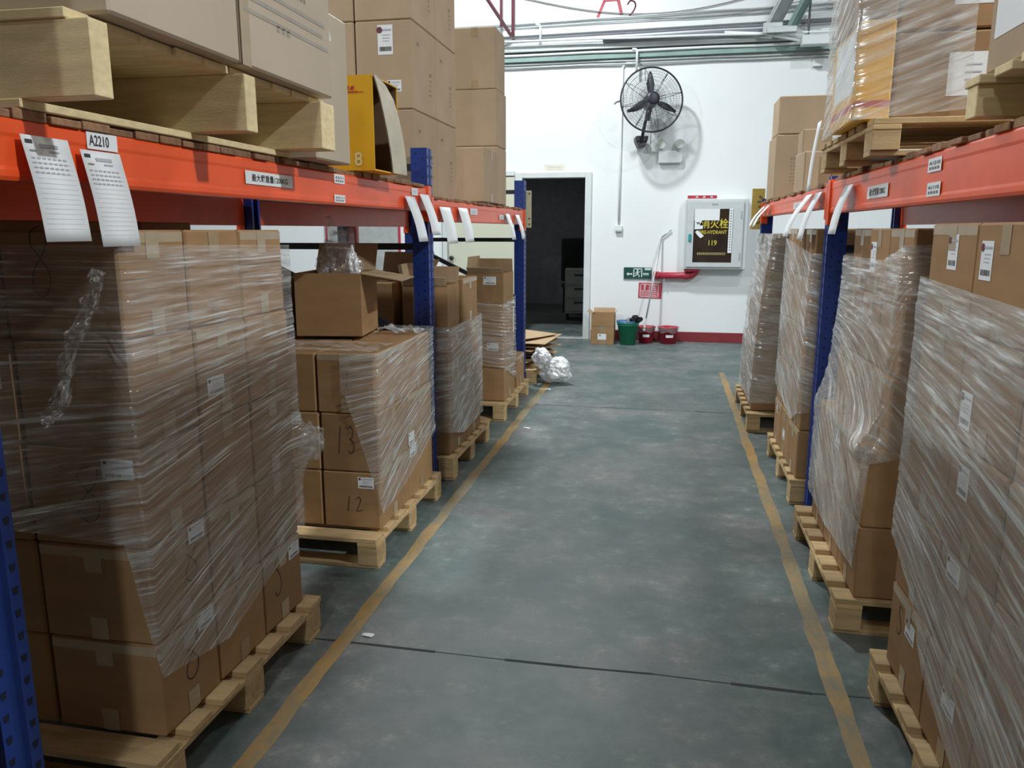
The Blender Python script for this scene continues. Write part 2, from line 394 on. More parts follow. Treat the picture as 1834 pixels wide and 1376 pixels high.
# ================================================================== SETTING
def struct(o, name=None): o['kind'] = 'structure'; return o
YW = 10.45
b = MB(); b.box(-7, 6, -8, 16, -0.15, 0, FLOOR); floor = struct(b.obj('floor'))
for y in (2.40, 6.35):
    b = MB(); pts = [(-4 + 0.25 * i, y + 0.006 * math.sin(i * 1.7) + 0.004 * math.sin(i * 4.1)) for i in range(40)]
    for i in range(39):
        wd = 0.005 + 0.003 * math.sin(i * 2.3)
        b.poly([(pts[i][0], pts[i][1] - wd, 0.0006), (pts[i + 1][0], pts[i + 1][1] - wd, 0.0006), (pts[i + 1][0], pts[i + 1][1] + wd, 0.0006), (pts[i][0], pts[i][1] + wd, 0.0006)], mat('joint dirt', (0.035, 0.042, 0.042), 0.9))
    b.obj('floor_joint', floor)
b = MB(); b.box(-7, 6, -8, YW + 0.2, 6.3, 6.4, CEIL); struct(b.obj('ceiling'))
# back wall with the doorway cut out
DX0, DX1, DZ = -1.93, -1.10, 2.11
b = MB()
b.box(-7, DX0 - 0.02, YW, YW + 0.15, 0, 6.3, WALL); b.box(DX1 + 0.02, 6, YW, YW + 0.15, 0, 6.3, WALL); b.box(DX0 - 0.02, DX1 + 0.02, YW, YW + 0.15, DZ + 0.02, 6.3, WALL)
struct(b.obj('wall_back'))
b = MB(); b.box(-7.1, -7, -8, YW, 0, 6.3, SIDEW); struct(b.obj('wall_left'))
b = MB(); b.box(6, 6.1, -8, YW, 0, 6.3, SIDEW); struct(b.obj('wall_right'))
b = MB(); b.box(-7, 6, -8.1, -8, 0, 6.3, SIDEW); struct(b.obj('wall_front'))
# dim store room behind the doorway
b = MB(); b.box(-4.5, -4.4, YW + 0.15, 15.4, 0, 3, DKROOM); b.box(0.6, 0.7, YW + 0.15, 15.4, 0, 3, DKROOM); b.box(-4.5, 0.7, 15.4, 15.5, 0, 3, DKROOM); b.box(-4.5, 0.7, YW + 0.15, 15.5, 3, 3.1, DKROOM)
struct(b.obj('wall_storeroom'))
b = MB(); b.box(DX1 + 0.105, 6, YW - 0.012, YW, 0, 0.13, BASER); struct(b.obj('baseboard_back', bevel=0.003))
# door frame
d = empty('door_1', (0, 0, 0)); d['kind'] = 'structure'
for nm, q in (('jamb', (DX1, DX1 + 0.085, YW - 0.03, YW + 0.16, 0, DZ + 0.07)), ('jamb', (DX0 - 0.085, DX0, YW - 0.03, YW + 0.16, 0, DZ + 0.07)), ('lintel', (DX0, DX1, YW - 0.03, YW + 0.16, DZ, DZ + 0.07)), ('threshold', (DX0, DX1, YW - 0.02, YW + 0.16, 0, 0.012))):
    b = MB(); b.box(*q, FRAME if nm != 'threshold' else STEEL); b.obj(nm, d, bevel=0.004)
# cream closed door leaf
d = empty('door_2', (-2.47, YW, 0)); d['kind'] = 'structure'
b = MB(); b.box(-0.47, 0.44, -0.045, -0.004, 0.01, 2.13, CREAM); b.obj('leaf', d, bevel=0.004)
b = MB(); b.box(-0.55, -0.49, -0.06, 0, 0, 2.2, FRAME); b.box(-0.49, 0.44, -0.06, 0, 2.14, 2.2, FRAME); b.obj('frame', d, bevel=0.003)
b = MB(); b.lathe([(0.012, 0), (0.012, 0.03), (0.03, 0.035), (0.032, 0.055), (0.02, 0.068), (0.001, 0.07)], BLACK, 16, Matrix.Translation((-0.42, -0.045, 1.07)) @ Matrix.Rotation(PI / 2, 4, 'X')); b.obj('knob', d, smooth=True)
# panel with red edge further left on the wall
e = tag(empty('wall_panel', (-4.2, YW, 0)), 'grey white panel with thin red frame on back wall behind the left rack', 'panel')
b = MB(); b.box(-0.5, 0.54, -0.03, -0.002, 0.3, 2.0, mat('grey panel', (0.42, 0.43, 0.42), 0.5)); b.obj('board', e, bevel=0.003)
b = MB(); b.box(0.54, 0.565, -0.036, -0.002, 0.28, 2.02, REDP); b.obj('edge_strip', e); b = MB(); b.box(-0.525, -0.5, -0.036, -0.002, 0.28, 2.02, REDP); b.obj('edge_strip', e)
# faint plaque above the doorway
e = tag(empty('door_plaque', (-1.5, YW, 2.225)), 'pale cream plaque on the wall above the dark doorway', 'sign')
b = MB(); b.box(-0.145, 0.145, -0.006, 0, -0.055, 0.055, mat('pale plaque', (0.78, 0.76, 0.66), 0.6)); b.obj('plate', e)
D = Decal((-0.12, -0.0062, -0.03), (1, 0, 0), (0, 0, 1))
for r_ in range(2):
    for k in range(7): D.rect(0.02 + k * 0.03, 0.038 + k * 0.03, 0.01 + r_ * 0.03, 0.028 + r_ * 0.03, mat('pale print', (0.6, 0.58, 0.48), 0.7))
D.obj('print', e)
# painted aisle letters on the wall
D = Decal((-1.0, YW, 4.05), (1, 0, 0), (0, 0, 1), 0.002)
RW = mat('red wall paint', (0.48, 0.10, 0.13), 0.7)
D.stroke([(0.02, 0.0), (0.20, 0.42)], 0.035, RW); D.stroke([(0.20, 0.42), (0.31, 0.02)], 0.04, RW, 1); D.stroke([(0.10, 0.185), (0.27, 0.19)], 0.035, RW, 2)
D.stroke([(0.36 + a * 0.14, -0.005 + b_ * 0.17) for a, b_ in smooth_pts([(.15, .75), (.4, 1.0), (.75, .9), (.85, .6), (.65, .25), (.35, .0)])], 0.018, RW)
o = D.obj('wall_letters'); tag(o, 'red painted aisle letters A2 high on the white back wall', 'lettering')

# painted lane lines
for x, lab in ((-1.095, 'worn yellow floor line along the left pallets'), (0.577, 'worn yellow floor line along the right pallets')):
    b = MB(); n = 160; hw = 0.030
    for i in range(n):
        y0 = -3 + i * 11.2 / n; y1 = y0 + 11.2 / n
        j = lambda y, s: 0.009 * noise.noise(Vector((x * 3 + s, y * 5, 0.3))) + 0.006 * noise.noise(Vector((x * 3 + s, y * 19, 0.7)))
        b.poly([(x - hw + j(y0, 1), y0, 0.001), (x + hw + j(y0, 9), y0, 0.001), (x + hw + j(y1, 9), y1, 0.001), (x - hw + j(y1, 1), y1, 0.001)], LINE)
    tag(b.obj('floor_line', recalc=False), lab, 'floor marking')

# ------------------------------------------------------------------ hall lamps
for (x, y, pw, lab) in LAMPS:
    e = tag(empty('hall_lamp', (x, y, LAMP_Z)), lab, 'lamp')
    b = MB(); b.lathe([(0.09, 0.34), (0.10, 0.12), (0.22, 0.0), (0.225, 0.0), (0.11, 0.13), (0.10, 0.345)], STEEL, 24); b.obj('reflector', e, smooth=True)
    b = MB(); b.lathe([(0.001, 0.5), (0.06, 0.5), (0.075, 0.35), (0.075, 0.33), (0.001, 0.33)], BLACK, 20); b.obj('housing', e, smooth=True)
    tube_obj('rod', [(0, 0, 0.5), (0, 0, 6.3 - LAMP_Z)], 0.008, STEEL, e)
    ld = bpy.data.lights.new('lamp_light', 'AREA'); ld.shape = 'DISK'; ld.size = 0.36; ld.energy = pw; ld.color = (0.90, 0.97, 1.0)
    lo = bpy.data.objects.new('lamp_light', ld); COL.objects.link(lo); lo.parent = e; lo.location = (0, 0, -0.01)

# ================================================================== PALLET RACKS
def post(name, parent, x, y, zt, sgn, mt, slots=True, z0=0.0):
    """channel post, 0.09 along y and 0.09 deep; aisle face on the side sgn"""
    wy, dp, t = 0.09, 0.09, 0.004
    X = lambda u: x - sgn * u
    prof = [(0, 0), (0, 0.03), (0.008, 0.036), (0.008, 0.054), (0, 0.06), (0, 0.09), (0.09, 0.09), (0.09, 0.07), (0.086, 0.07), (0.086, 0.086), (0.004, 0.086), (0.004, 0.062), (0.012, 0.056), (0.012, 0.034), (0.004, 0.028), (0.004, 0.004), (0.086, 0.004), (0.086, 0.02), (0.09, 0.02), (0.09, 0)]
    b = MB(); b.prism([(X(u), y + v) for u, v in prof], 'z', z0, zt, mt)
    o = b.obj(name, parent)
    if slots:
        D = MB(); z = 0.12; k = 0
        while z < zt - 0.05:
            for v in (0.013, 0.074):
                xx = X(-0.0006); h_ = 0.016
                D.poly([(xx, y + v - 0.004, z), (xx, y + v + 0.006, z), (xx, y + v + 0.009, z + h_), (xx, y + v - 0.007, z + h_)], SLOT)
            for u in (0.025, 0.062):
                zz = z + (0.025 if u > 0.04 else 0); yy = y - 0.0006; xx = X(u)
                D.poly([(xx + 0.005 * math.cos(a * PI / 4), yy, zz + 0.0055 * math.sin(a * PI / 4)) for a in range(8)], SLOT)
            z += 0.05; k += 1
        D.obj('slot_row', o, recalc=False)['kind'] = 'stuff'
    b = MB(); b.box(min(X(-0.012), X(0.105)), max(X(-0.012), X(0.105)), y - 0.015, y + 0.105, 0, 0.006, mt)
    if z0 == 0: b.obj('foot_plate', o)
    return o
def beam(parent, x, y0, y1, z0, z1, sgn, mt, conn=True):
    h_ = z1 - z0; X = lambda u: x - sgn * u
    prof = [(0.004, 0), (0.0, 0.008), (0.0, 0.02), (0.002, 0.028), (0.002, h_ - 0.036), (0.0, h_ - 0.028), (0, h_ - 0.006), (0.004, h_), (0.045, h_), (0.045, 0)]
    b = MB(); b.prism([(X(u), z0 + v) for u, v in prof], 'y', y0, y1, mt); o = b.obj('beam', parent)
    if conn:
        for yy in (y0, y1):
            s = 1 if yy == y0 else -1
            b = MB(); ya, yb = sorted((yy, yy - s * 0.055)); xa, xb = sorted((X(-0.007), X(-0.002)))
            b.box(xa, xb, ya, yb, z0 - 0.055, z1 + 0.012, mt)
            xa, xb = sorted((X(-0.006), X(0.045))); ya, yb = sorted((yy + s * 0.001, yy + s * 0.006)); b.box(xa, xb, ya, yb, z0 - 0.055, z1 + 0.012, mt)
            b.obj('connector', o, bevel=0.0015)
    return o
def rack(name, label, x, sgn, posts, zt, bays, depth):
    r = tag(empty(name, (0, 0, 0)), label, 'rack')
    xr = x - sgn * depth
    for y in posts:
        post('post', r, x, y, zt, sgn, BLUE); post('post', r, xr, y, zt, -sgn, BLUE, slots=False)
        xa, xb = sorted((x - sgn * 0.09, xr + sgn * 0.09)); ym = y + 0.045
        for z in (0.30, 1.34, 1.76):
            b = MB(); b.box(xa, xb, ym - 0.02, ym + 0.02, z, z + 0.035, DARKBR); b.obj('brace', r)
        for (za, zb) in ((1.30, 0.82), (0.34, 0.80)):
            p = Vector((xr + sgn * 0.06, ym, za)); q = Vector((x - sgn * 0.05, ym, zb)); dv = (q - p); L = dv.length
            M_ = Matrix.Translation(p) @ dv.to_track_quat('X', 'Z').to_matrix().to_4x4()
            b = MB(); b.box(0, L, -0.016, 0.016, -0.018, 0.018, DARKBR, M_); b.obj('brace', r)
    out = []
    for (y0, y1, z0, z1) in bays:
        bf = beam(r, x, y0, y1, z0, z1, sgn, ORANGE); br = beam(r, xr, y0, y1, 1.472 if sgn > 0 else 1.485, z1, -sgn, ORANGE)
        out.append(bf)
    return r, out
LP = (1.18, 4.13, 7.01); RP = (1.18, 4.08, 6.96)
XL, XR = -1.28, 0.75
rackL, LB = rack('pallet_rack', 'blue and orange pallet rack along the left side of the aisle', XL, 1, LP, 1.875, [(-1.62, 1.175, 1.545, 1.665), (1.275, 4.125, 1.545, 1.665), (4.225, 7.005, 1.492, 1.612)], 1.12)
rackR, RB = rack('pallet_rack', 'blue and orange pallet rack along the right side of the aisle', XR, -1, RP, 1.70, [(-1.62, 1.175, 1.525, 1.672), (1.275, 4.075, 1.525, 1.672), (4.175, 6.955, 1.552, 1.656)], 1.12)
# a second rack standing back to back behind the left one
r2 = tag(empty('pallet_rack', (0, 0, 0)), 'dark back-to-back rack seen through the left rack, with red upright beside it', 'rack')
post('post', r2, -3.06, 7.01, 1.9, -1, mat('dark blue paint', (0.012, 0.018, 0.05), 0.5), slots=False)
b = MB(); b.box(-2.96, -2.88, 7.03, 7.09, 0, 1.7, mat('dark red paint', (0.20, 0.03, 0.025), 0.5)); b.obj('red_upright', r2, bevel=0.003)
b = MB(); b.box(-3.02, -2.96, 5.0, 9.4, 1.50, 1.60, mat('dark red paint', (0, 0, 0))); b.obj('beam', r2)

# plank decks on the beams (each plank a part)
def deck(label, x, sgn, y0, y1, z, depth=1.12, pw=0.092):
    e = tag(empty('plank_deck', (x, y0, z)), label, 'deck'); rng = random.Random(int(y0 * 10) + sgn)
    y = 0.0; me = [box_mesh(depth, pw - 0.005, t, PLANK, 0.002, 'plank') for t in (0.016, 0.019, 0.022)]
    while y + pw <= y1 - y0 + 1e-6:
        o = link('plank', rng.choice(me), e, (), (-sgn * (depth / 2 + rng.uniform(-0.014, 0.012)), y + pw / 2, 0.0005)); y += pw
    return e
deck('worn brown plank deck on the near left rack bay', XL, 1, 1.30, 4.12, 1.665)
deck('worn brown plank deck on the far left rack bay', XL, 1, 4.24, 7.0, 1.612)
deck('worn brown plank deck on the near right rack bay', XR, -1, 1.30, 4.06, 1.672)
deck('worn brown plank deck on the far right rack bay', XR, -1, 4.18, 6.95, 1.656)
deck('brown plank deck on the left rack bay beside the camera', XL, 1, -1.6, 1.16, 1.665)
deck('brown plank deck on the right rack bay beside the camera', XR, -1, -1.6, 1.16, 1.672)

# beam stickers (sub-parts of the beams)
def bsticker(bm_, x, sgn, ya, yb, za, zb, kind, txt=''):
    if sgn > 0: D = Decal((x + 0.0008, ya, za), (0, 1, 0), (0, 0, 1), 0.0007)
    else: D = Decal((x - 0.0008, yb, za), (0, -1, 0), (0, 0, 1), 0.0007)
    W_, H_ = yb - ya, zb - za; D.rect(0, W_, 0, H_, PAPER)
    if kind == 'loc':
        D.text(txt, W_ * 0.07, H_ * 0.22, H_ * 0.88, INK, 1, W_ * 0.64)
        D.text(' ', 0, 0, 0.01, INK)
    elif kind == 'txt': D.text(txt, W_ * 0.12, H_ * 0.28, H_ * 0.6, INK, 1, W_ * 0.76)
    elif kind == 'small':
        D.text(txt, W_ * 0.1, H_ * 0.52, H_ * 0.36, INK, 1, W_ * 0.8)
        for k in range(4): D.rect(W_ * (0.12 + 0.2 * k), W_ * (0.26 + 0.2 * k), H_ * 0.18, H_ * 0.38, INKG, 1)
    elif kind == 'blank':
        for k in range(3): D.rect(W_ * 0.15, W_ * 0.8, H_ * (0.25 + 0.2 * k), H_ * (0.31 + 0.2 * k), INKL, 1)
    o = D.obj('sticker', bm_); return o
b1, b2 = LB[1], LB[2]
bsticker(b1, XL, 1, 1.59, 1.69, 1.627, 1.664, 'loc', 'A2210')
bsticker(b1, XL, 1, 2.26, 2.57, 1.588, 1.628, 'txt', '最大载重量1200KG')
bsticker(b1, XL, 1, 2.92, 3.02, 1.626, 1.661, 'small', 'A2211'); bsticker(b1, XL, 1, 2.915, 3.02, 1.553, 1.583, 'small', 'A2111')
bsticker(b2, XL, 1, 5.05, 5.25, 1.545, 1.585, 'blank'); bsticker(b2, XL, 1, 5.95, 6.25, 1.525, 1.56, 'blank'); bsticker(b1, XL, 1, 3.86, 3.96, 1.62, 1.655, 'blank')
c1, c2 = RB[1], RB[2]
bsticker(c1, XR, -1, 2.49, 2.61, 1.615, 1.655, 'small', 'A1210'); bsticker(c1, XR, -1, 2.48, 2.60, 1.545, 1.585, 'small', 'A1110')
bsticker(c1, XR, -1, 3.04, 3.34, 1.565, 1.612, 'txt', '最大载重量1200KG'); bsticker(c2, XR, -1, 4.94, 5.24, 1.572, 1.61, 'blank')

# stock sheets hung on the beams
def sheet(x, sgn, y, wd, zt, zb, label, curl=0.02, swing=0.0, printed=False, group=None, out=0.012):
    e = tag(empty('stock_sheet', (x + sgn * out, y, zt)), label, 'paper', group); n = 8; b = MB()
    row = []
    for i in range(n + 1):
        t = i / n; z = -(zt - zb) * t; xx = sgn * (curl * math.sin(t * PI * 0.9) * 0.5 + curl * t * t); sh = swing * t
        row.append([Vector((xx, -wd / 2 * s + sh, z)) for s in (1, -1)])
    for i in range(n): b.poly([row[i][0], row[i + 1][0], row[i + 1][1], row[i][1]], PAPER)
    o = b.obj('page', e, recalc=False, smooth=True, weld=True)
    sm = o.modifiers.new('thick', 'SOLIDIFY'); sm.thickness = 0.0006
    if printed:
        b = MB()
        def q(u0, u1, t0, t1, mt):
            def at(u, t):
                i = min(int(t * n), n - 1); f = t * n - i; a = row[i][0].lerp(row[i + 1][0], f); c = row[i][1].lerp(row[i + 1][1], f)
                p = a.lerp(c, u); p.x += sgn * 0.0015; return p
            b.poly([at(u0, t1), at(u1, t1), at(u1, t0), at(u0, t0)], mt)
        q(0.06, 0.2, 0.04, 0.075, INK); q(0.32, 0.72, 0.07, 0.105, INKL); q(0.1, 0.24, 0.135, 0.15, INKG); q(0.5, 0.72, 0.13, 0.145, INKL)
        for k in range(4):
            for j in range(7): q(0.1 + j * 0.11, 0.1 + j * 0.11 + 0.07, 0.2 + k * 0.045, 0.215 + k * 0.045, INKL)
        for k in range(14): q(0.08, 0.92, 0.25 + k * 0.048, 0.2525 + k * 0.048, mat('rule line', (0.6, 0.62, 0.64), 0.7))
        b.obj('print', e, recalc=False)
    return e
sheet(XL, 1, 1.455, 0.128, 1.636, 1.425, 'long printed stock sheet hung leftmost on the near left orange beam', 0.03, 0.0, True)
sheet(XL, 1, 1.617, 0.128, 1.622, 1.412, 'printed stock sheet hung just below the A2210 sticker on left beam', 0.03, 0.0, True)
sheet(XL, 1, 3.80, 0.15, 1.61, 1.39, 'white sheet hung on left beam, farther from the blue middle post', 0.05, 0.03)
sheet(XL, 1, 4.03, 0.15, 1.63, 1.42, 'white sheet hung against the blue middle post of the left rack', 0.05, 0.03)
sheet(XL, 1, 4.42, 0.22, 1.575, 1.37, 'white sheet hung on far left beam just past the middle post', 0.04)
sheet(XL, 1, 4.82, 0.22, 1.58, 1.37, 'white sheet hung on far left beam, second past the middle post', 0.04)
sheet(XL, 1, 6.2, 0.16, 1.57, 1.37, 'narrow white sheet hung near the far left post, farther from it', 0.05)
sheet(XL, 1, 6.62, 0.16, 1.57, 1.37, 'narrow white sheet hung right beside the far left post', 0.05)
sheet(XR, -1, 3.62, 0.16, 1.635, 1.43, 'white sheet hung on near right beam beside the blue post', 0.05)
sheet(XR, -1, 4.32, 0.18, 1.635, 1.40, 'curled white sheet hung on far right beam just past the post', 0.07)
sheet(XR, -1, 4.60, 0.20, 1.635, 1.41, 'curled white sheet hung on far right beam, second past the post', 0.10)
sheet(XR, -1, 6.45, 0.18, 1.63, 1.47, 'small curled sheet at the far end of right beam, nearer one', 0.09)
sheet(XR, -1, 6.75, 0.18, 1.63, 1.47, 'small curled sheet at the far end of right beam, last one', 0.09)
sheet(XR, -1, 4.40, 0.10, 1.99, 1.64, 'long narrow paper strip hanging from the boxes on far right deck', 0.03, out=0.02)

# row end plates
e = tag(empty('row_sign', (-1.29, 7.13, 1.63)), 'cream plate fixed to the end post of the left rack by the doorway', 'sign')
b = MB(); b.box(-0.05, 0.055, 0, 0.004, -0.165, 0.16, CREAMS); b.obj('plate', e, bevel=0.001); b = MB()
for z in (-0.14, -0.09, 0.13): b.box(0.03, 0.042, -0.003, 0, z, z + 0.012, BLACK)
b.obj('bolt', e)
e = tag(empty('row_sign', (0.73, 7.10, 1.62)), 'yellow plate with dark marks fixed to the end post of right rack', 'sign')
b = MB(); b.box(-0.055, 0.05, 0, 0.004, -0.17, 0.17, YSIGN); b.obj('plate', e, bevel=0.001)
D = Decal((-0.045, -0.0005, -0.15), (1, 0, 0), (0, 0, 1))
for k in range(6): D.stroke([(0.04 + 0.012 * (k % 2), 0.03 + k * 0.045), (0.075, 0.05 + k * 0.045 - 0.02 * (k % 3))], 0.016, mat('brown print', (0.3, 0.17, 0.05), 0.7))
D.obj('print', e)

# ================================================================== PALLETS
def pallet(label, x0, x1, y0, y1, z0=0.0, h_=0.14, nb=7, wood=None, blocks=True, group=None, bw=0.095, stringers=None, bottom=True, inset=0.0):
    """deck boards run in from the aisle (along x); blocks or stringers below"""
    wood = wood or WOOD; rng = random.Random(int((x0 + y0) * 100))
    lx, ly = x1 - x0, y1 - y0; e = tag(empty('pallet', ((x0 + x1) / 2, (y0 + y1) / 2, z0)), label, 'pallet', group)
    td = 0.02; bb = 0.018 if bottom else 0.0; ts = 0.018
    st = (ly - bw) / (nb - 1); me = box_mesh(lx - 2 * inset, bw, td, wood, 0.002, 'deck_board')
    for k in range(nb):
        link('deck_board', me, e, (), (rng.uniform(-0.006, 0.006), -ly / 2 + bw / 2 + k * st, h_ - td))
    if stringers:
        for (ya, yb) in stringers:
            hh = h_ - td - bb; o = link('stringer', box_mesh(lx - 0.004, yb - ya, hh, wood, 0.002, 'stringer'), e, (), (0, (ya + yb) / 2 - (y0 + y1) / 2, bb))
            if bottom: pass
        if bottom:
            for xx in (-lx / 2 + 0.16, 0, lx / 2 - 0.22): link('bottom_board', box_mesh(0.1, ly, bb, wood, 0.002, 'bottom_board'), e, (), (xx, 0, 0))
        return e
    sb = box_mesh(0.09, ly, ts, wood, 0.002, 'stringer_board'); bl = box_mesh(0.09, 0.11, h_ - td - ts - bb, wood, 0.002, 'block'); bo = box_mesh(lx, 0.09, bb, wood, 0.002, 'bottom_board')
    for xx in (-lx / 2 + 0.047, 0, lx / 2 - 0.047): link('stringer_board', sb, e, (), (xx, 0, h_ - td - ts))
    for yy in (-ly / 2 + 0.057, 0, ly / 2 - 0.057):
        link('bottom_board', bo, e, (), (0, yy, 0))
        for xx in (-lx / 2 + 0.047, 0, lx / 2 - 0.047): link('block', bl, e, (), (xx, yy, bb))
    return e
pallet('wooden pallet under the wrapped cartons nearest on the left', -2.24, -1.20, 1.52, 2.46)
pallet('wooden pallet under the left cartons marked 13 and 12', -2.20, -1.185, 2.99, 3.98)
pallet('wooden pallet under the left cartons just past the middle post', -2.20, -1.19, 4.24, 5.20)
pallet('wooden pallet under the single wrapped column far on the left', -2.20, -1.19, 5.70, 6.78)
pallet('wooden pallet under flattened cardboard at the far left end', -2.22, -1.20, 7.20, 8.12)
pallet('wooden pallet under the wrapped cartons nearest on the right', 0.675, 1.70, 1.42, 2.46)
pallet('wooden pallet jutting into the aisle on the right, its front deck bare', 0.64, 1.70, 2.80, 3.80)
pallet('wooden pallet under the right cartons just past the blue post', 0.68, 1.70, 4.20, 5.22)
pallet('wooden pallet under the farthest wrapped cartons on the right', 0.60, 1.62, 5.74, 6.86)
pallet('raw wooden pallet on the near left deck under big pale cartons', -2.16, -1.105, 1.41, 2.57, 1.688, 0.182, 10, WOODX, stringers=[(1.415, 1.468), (1.985, 2.04), (2.45, 2.55)], bw=0.112, inset=0.05)
pallet('raw wooden pallet on the near right deck at the picture edge', 0.70, 1.70, 1.30, 2.205, 1.695, 0.112, 6, WOODX, stringers=[(1.305, 1.37), (1.7, 1.77), (2.13, 2.195)])
pallet('wooden pallet on the near right deck under the yellow carton', 0.655, 1.66, 2.93, 3.85, 1.695, 0.122, 7)

# ================================================================== CARTONS ON THE FLOOR PALLETS
LAY = ['bottom', 'second', 'third', 'fourth', 'top']
def stack(side, xf, nx, dx, ys, zs, where, skip=(), tapeA=(), tapeF=(), stk=None, mk=None, mt=None, jit=0.004):
    """xf: list of aisle face x per layer; ys: seams; zs: layer heights; cell (layer, column in, row)"""
    rng = random.Random(hash(where) % 1 + len(where) * 7 + int(ys[0] * 100)); A = 'R' if side > 0 else 'L'
    stk = stk or {}; mk = mk or {}
    rows = len(ys) - 1
    for l in range(len(zs) - 1):
        for c in range(nx):
            for r_ in range(rows):
                if (l, c, r_) in skip: continue
                if c > 0 and r_ > 0 and l < len(zs) - 2: continue        # buried in the heart of the stack
                x = xf[l]; j = rng.uniform(0, jit)
                xa = x - side * (dx * c + j); xb = xa - side * (dx - 0.005)
                rn = ['nearest', 'middle', 'farthest'] if rows == 3 else (['nearer', 'farther'] if rows == 2 else ['only'])
                cn = ('aisle side' if c == 0 else ['', 'second column in', 'third column in', 'innermost column'][c])
                lab = f"brown carton, {LAY[l] if l < len(zs) - 2 else 'top'} layer, {cn}, {rn[r_]} row, {where}"
                tp = ''
                if c == 0 and (l + r_) % 2 == 0: tp += A
                elif c == 0: tp += A.lower()
                if r_ == 0: tp += 'F' if (l, c) in tapeF else ''
                carton(min(xa, xb), max(xa, xb), ys[r_] + 0.002, ys[r_ + 1] - 0.002, zs[l], zs[l + 1] + (0.024 if c and l == 4 and where == 'near left pallet' else 0), lab, mt, rng.uniform(-0.006, 0.006), tp,
                       stk.get((l, c, r_), ()), mk.get((l, c, r_), ()))
# left, nearest
zs = [0.141, 0.403, 0.663, 0.925, 1.188, 1.45]
stack(1, [-1.243, -1.245, -1.247, -1.245, -1.25], 3, 0.325, [1.615, 1.885, 2.153, 2.42], zs, 'near left pallet',
      tapeF=[(0, 0), (1, 0)], 
      stk={(2, 0, 0): (('F', 0.68, 0.70, 0.09, 0.052),), (3, 1, 0): (('F', 0.60, 0.52, 0.09, 0.052),), (4, 1, 0): (('F', 0.55, 0.62, 0.10, 0.055),), (3, 0, 1): (('R', 0.15, 0.25, 0.085, 0.052),),
           (1, 0, 0): (('R', 0.64, 0.80, 0.075, 0.05),), (0, 0, 0): (('R', 0.66, 0.80, 0.075, 0.05),), (0, 0, 2): (('R', 0.66, 0.72, 0.075, 0.05),)},
      mk={(4, 0, 0): (('F', '8', 0.22, 0.40, 0.09, 0.17),), (2, 0, 0): (('F', '8', 0.38, 0.25, 0.11, 0.15),), (0, 0, 0): (('R', '8', 0.35, 0.36, 0.10, 0.14),), (0, 0, 2): (('R', 'S', 0.22, 0.38, 0.09, 0.14),), (1, 0, 0): (('R', '8', 0.5, 0.4, 0.09, 0.12),)})
# left, second (marked 13 and 12)
stack(1, [-1.205, -1.205, -1.21], 4, 0.272, [3.10, 3.50, 3.895], [0.141, 0.402, 0.665, 0.928], 'left pallet marked 13',
      tapeF=[(2, 0)],
      stk={(0, 0, 0): (('F', 0.62, 0.72, 0.075, 0.052),), (0, 1, 0): (('F', 0.12, 0.72, 0.075, 0.052),), (1, 1, 0): (('F', 0.40, 0.78, 0.075, 0.052),), (0, 0, 1): (('R', 0.05, 0.8, 0.1, 0.06),), (1, 0, 1): (('R', 0.0, 0.05, 0.09, 0.06),)},
      mk={(1, 0, 0): (('F', '13', 0.25, 0.32, 0.10, 0.12),), (0, 0, 0): (('F', '12', 0.38, 0.30, 0.09, 0.07),), (2, 0, 0): (('F', '1', 0.45, 0.45, 0.06, 0.09),)})
# left, third
stack(1, [-1.215, -1.215, -1.22], 3, 0.33, [4.29, 4.67, 5.04], [0.141, 0.385, 0.63, 0.875], 'left pallet past middle post')
# left, fourth: one column
stack(1, [-1.205, -1.21, -1.215], 2, 0.30, [5.79, 6.20], [0.141, 0.40, 0.648, 0.895], 'far left pallet', stk={(1, 0, 0): (('F', 0.55, 0.55, 0.09, 0.06),)})
carton(-1.52, -1.215, 6.36, 6.68, 0.141, 0.40, 'small carton on the far left pallet, right in front of the end post', None, 0.0, 'R')
# right, nearest
stack(-1, [0.705, 0.71, 0.71, 0.715, 0.715], 3, 0.33, [1.40, 1.735, 2.07, 2.41], [0.141, 0.405, 0.67, 0.937, 1.203, 1.467], 'near right pallet',
      stk={(0, 0, 2): (('L', 0.45, 0.62, 0.085, 0.055),), (0, 0, 1): (('L', 0.40, 0.55, 0.085, 0.055),), (1, 0, 1): (('L', 0.15, 0.72, 0.09, 0.06),), (2, 0, 1): (('L', 0.2, 0.55, 0.07, 0.08),), (4, 0, 2): (('L', 0.42, 0.55, 0.07, 0.09),), (4, 0, 1): (('L', 0.10, 0.50, 0.07, 0.09),), (3, 0, 1): (('L', 0.05, 0.15, 0.07, 0.09),)},
      mk={(0, 0, 2): (('L', 'S', 0.2, 0.5, 0.07, 0.09),)})
# right, second (leans back towards the top)
stack(-1, [0.698, 0.70, 0.762, 0.775, 0.788], 3, 0.32, [2.815, 3.11, 3.405, 3.70], [0.141, 0.41, 0.692, 0.945, 1.205, 1.455], 'right pallet jutting out',
      stk={(4, 0, 1): (('L', 0.1, 0.35, 0.08, 0.11),), (1, 0, 1): (('L', 0.3, 0.6, 0.08, 0.07),)}, mk={(1, 0, 0): (('F', 'S', 0.8, 0.35, 0.08, 0.13),)})
# right, third
stack(-1, [0.70, 0.705, 0.71, 0.715, 0.72], 2, 0.34, [4.225, 4.53, 4.83, 5.13], [0.141, 0.405, 0.67, 0.935, 1.20, 1.455], 'right pallet past blue post',
      stk={(0, 0, 1): (('L', 0.3, 0.35, 0.08, 0.06),), (0, 0, 2): (('L', 0.3, 0.7, 0.08, 0.06),)})
